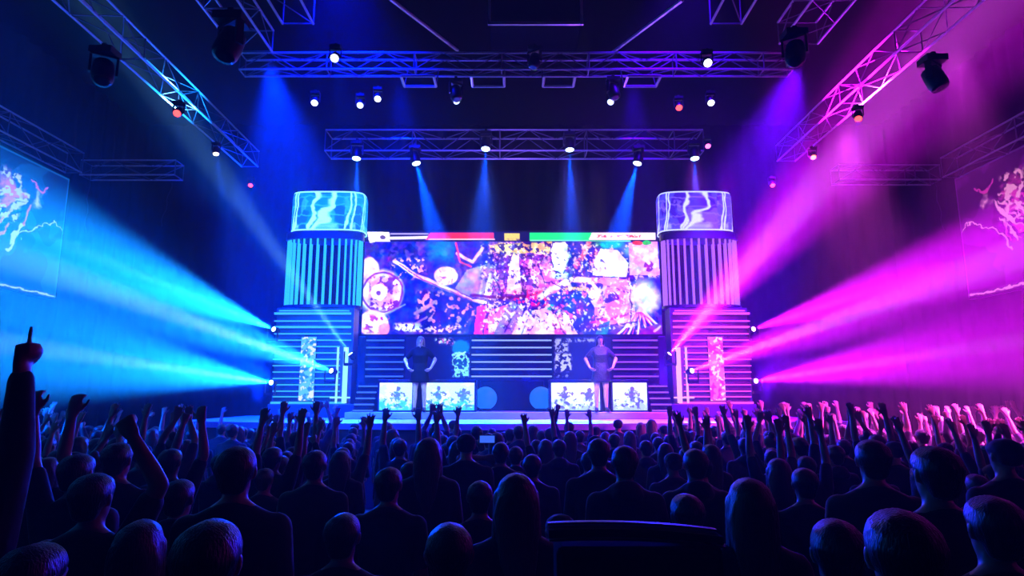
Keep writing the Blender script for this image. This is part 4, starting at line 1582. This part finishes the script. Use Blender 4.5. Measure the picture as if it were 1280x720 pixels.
crowd = []
for xx, yy in sel:
    q = xx / yy
    pr = (.85 if yy > 7 else .5) if q > .26 else (.6 if q < -.2 else .1)
    if yy < 5.5:
        pr *= .35 if abs(q) > .45 else .0
    if rr.random() < pr:
        pose = rr.choice(['both', 'both_wide', 'both_bent', 'clap', 'right', 'right_point', 'left', 'left_fist', 'both', 'right'])
    else:
        pose = rr.choice(['down', 'down_hood', 'down_long', 'down_cap', 'down'])
    z, bnd = zone_name(xx, yy), band_name(yy)
    crowd.append([xx, yy, pose, 'person, %s %s, %s' % (bnd, z, POSE[pose]), 'crowd in the %s %s' % (bnd, z)])
same = {}
for p in crowd:
    same.setdefault(p[3], []).append(p)
for k, ps in same.items():
    ps.sort(key=lambda p: p[0] / p[1])
    nm = {2: ('left of two', 'right of two'), 3: ('leftmost of three', 'middle of three', 'rightmost of three'), 4: ('leftmost', 'second from left', 'second from right', 'rightmost')}.get(len(ps))
    if nm:
        for p, w_ in zip(ps, nm):
            p[3] += ', ' + w_
for xx, yy, pose, lab, grp in crowd:
    put_person(V[pose], (xx, yy, 0), rr.uniform(-.18, .18), rr.uniform(.89, .99), lab, grp, rr.choice(SHIRTS[:3]), True)

# performers, facing the hall
M['coat_dark'] = surf('outfit_dark_teal', (5, 16, 22), .8, 0, 12, .35, .3, 0, .1)
M['dress_glitter'] = surf('dress_glitter', (44, 28, 44), .35, .3, 40, .95, .8)
HIPL, HIPR = ((-.26, .1, 1.0), (-1, -.3, .1), 'relax', (.7, .3, -.6)), ((.26, .1, 1.0), (1, -.3, .1), 'relax', (-.7, .3, -.6))
perf = build_person((HIPL, HIPR), female=True, hair='long', legs='bare', top='coat', voxel=.007, face=True, stance=.02)
Yp = 15.25
zf = zr
for px, pyt, mt, hm, lab in ((526, 420, 'coat_dark', 'hair_fair', 'performer in a dark dress with bare legs, hands on hips, before the teal fronted desk'),
                             (750, 419, 'dress_glitter', 'hair_dark', 'performer in a glittering dress with bare legs before the violet fronted desk')):
    p = at(px, pyt, Yp)
    s = (p.z - zf) / 1.765
    parts = dict(perf)
    parts['dress'] = parts.pop('coat')
    b = put_person(parts, (p.x, Yp - .0, zf), PI, s, lab, 'performers on the stage', M[mt])
    for c in b.children:
        if c.name.startswith('hair'):
            c.material_slots[0].link = 'OBJECT'
            c.material_slots[0].material = M[hm]

# phone held up in the crowd

# black curved cabinet in the foreground
t = empty('curved_cabinet', (at(800, 660, 2.05).x, 2.05, 0))
tag(t, 'tall black cabinet with a curved top rim at the bottom of the picture', 'cabinet')
zt1 = at(800, 661, 2.05).z
hw_ = .275
def arch(z, d, y0, y1, rise, th):
    n = 20
    m = MB()
    vs_, fs_ = [], []
    for k in range(n + 1):
        x = -hw_ + 2 * hw_ * k / n
        zz = z + rise * (1 - (x / hw_) ** 2) - (.02 * (x + hw_) / (2 * hw_))
        for y in (y0, y1):
            for e in (-th, th):
                vs_.append((x, y, zz + e))
    for k in range(n):
        a, b = 4 * k, 4 * k + 4
        for i, j in ((0, 1), (1, 3), (3, 2), (2, 0)):
            fs_.append((a + i, a + j, b + j, b + i))
    fs_ += [(0, 2, 3, 1), (4 * n, 4 * n + 1, 4 * n + 3, 4 * n + 2)]
    return m.add(vs_, fs_)
M['gloss'] = surf('gloss_black', (30, 30, 34), .5, 0, 20, .2)
arch(zt1 - .012, 0, .13, .16, .012, .004).build('top_rim', M['gloss'], t)
arch(zt1 - .045, 0, .045, .07, .012, .003).build('lower_rim', M['gloss'], t)
MB().box((-hw_ + .02, .0, 0), (hw_ - .02, .19, zt1 - .055)).build('body', M['matt'], t, bevel=.02)
arch(zt1 - .03, 0, .07, .15, .012, .012).build('lid', M['matt'], t)
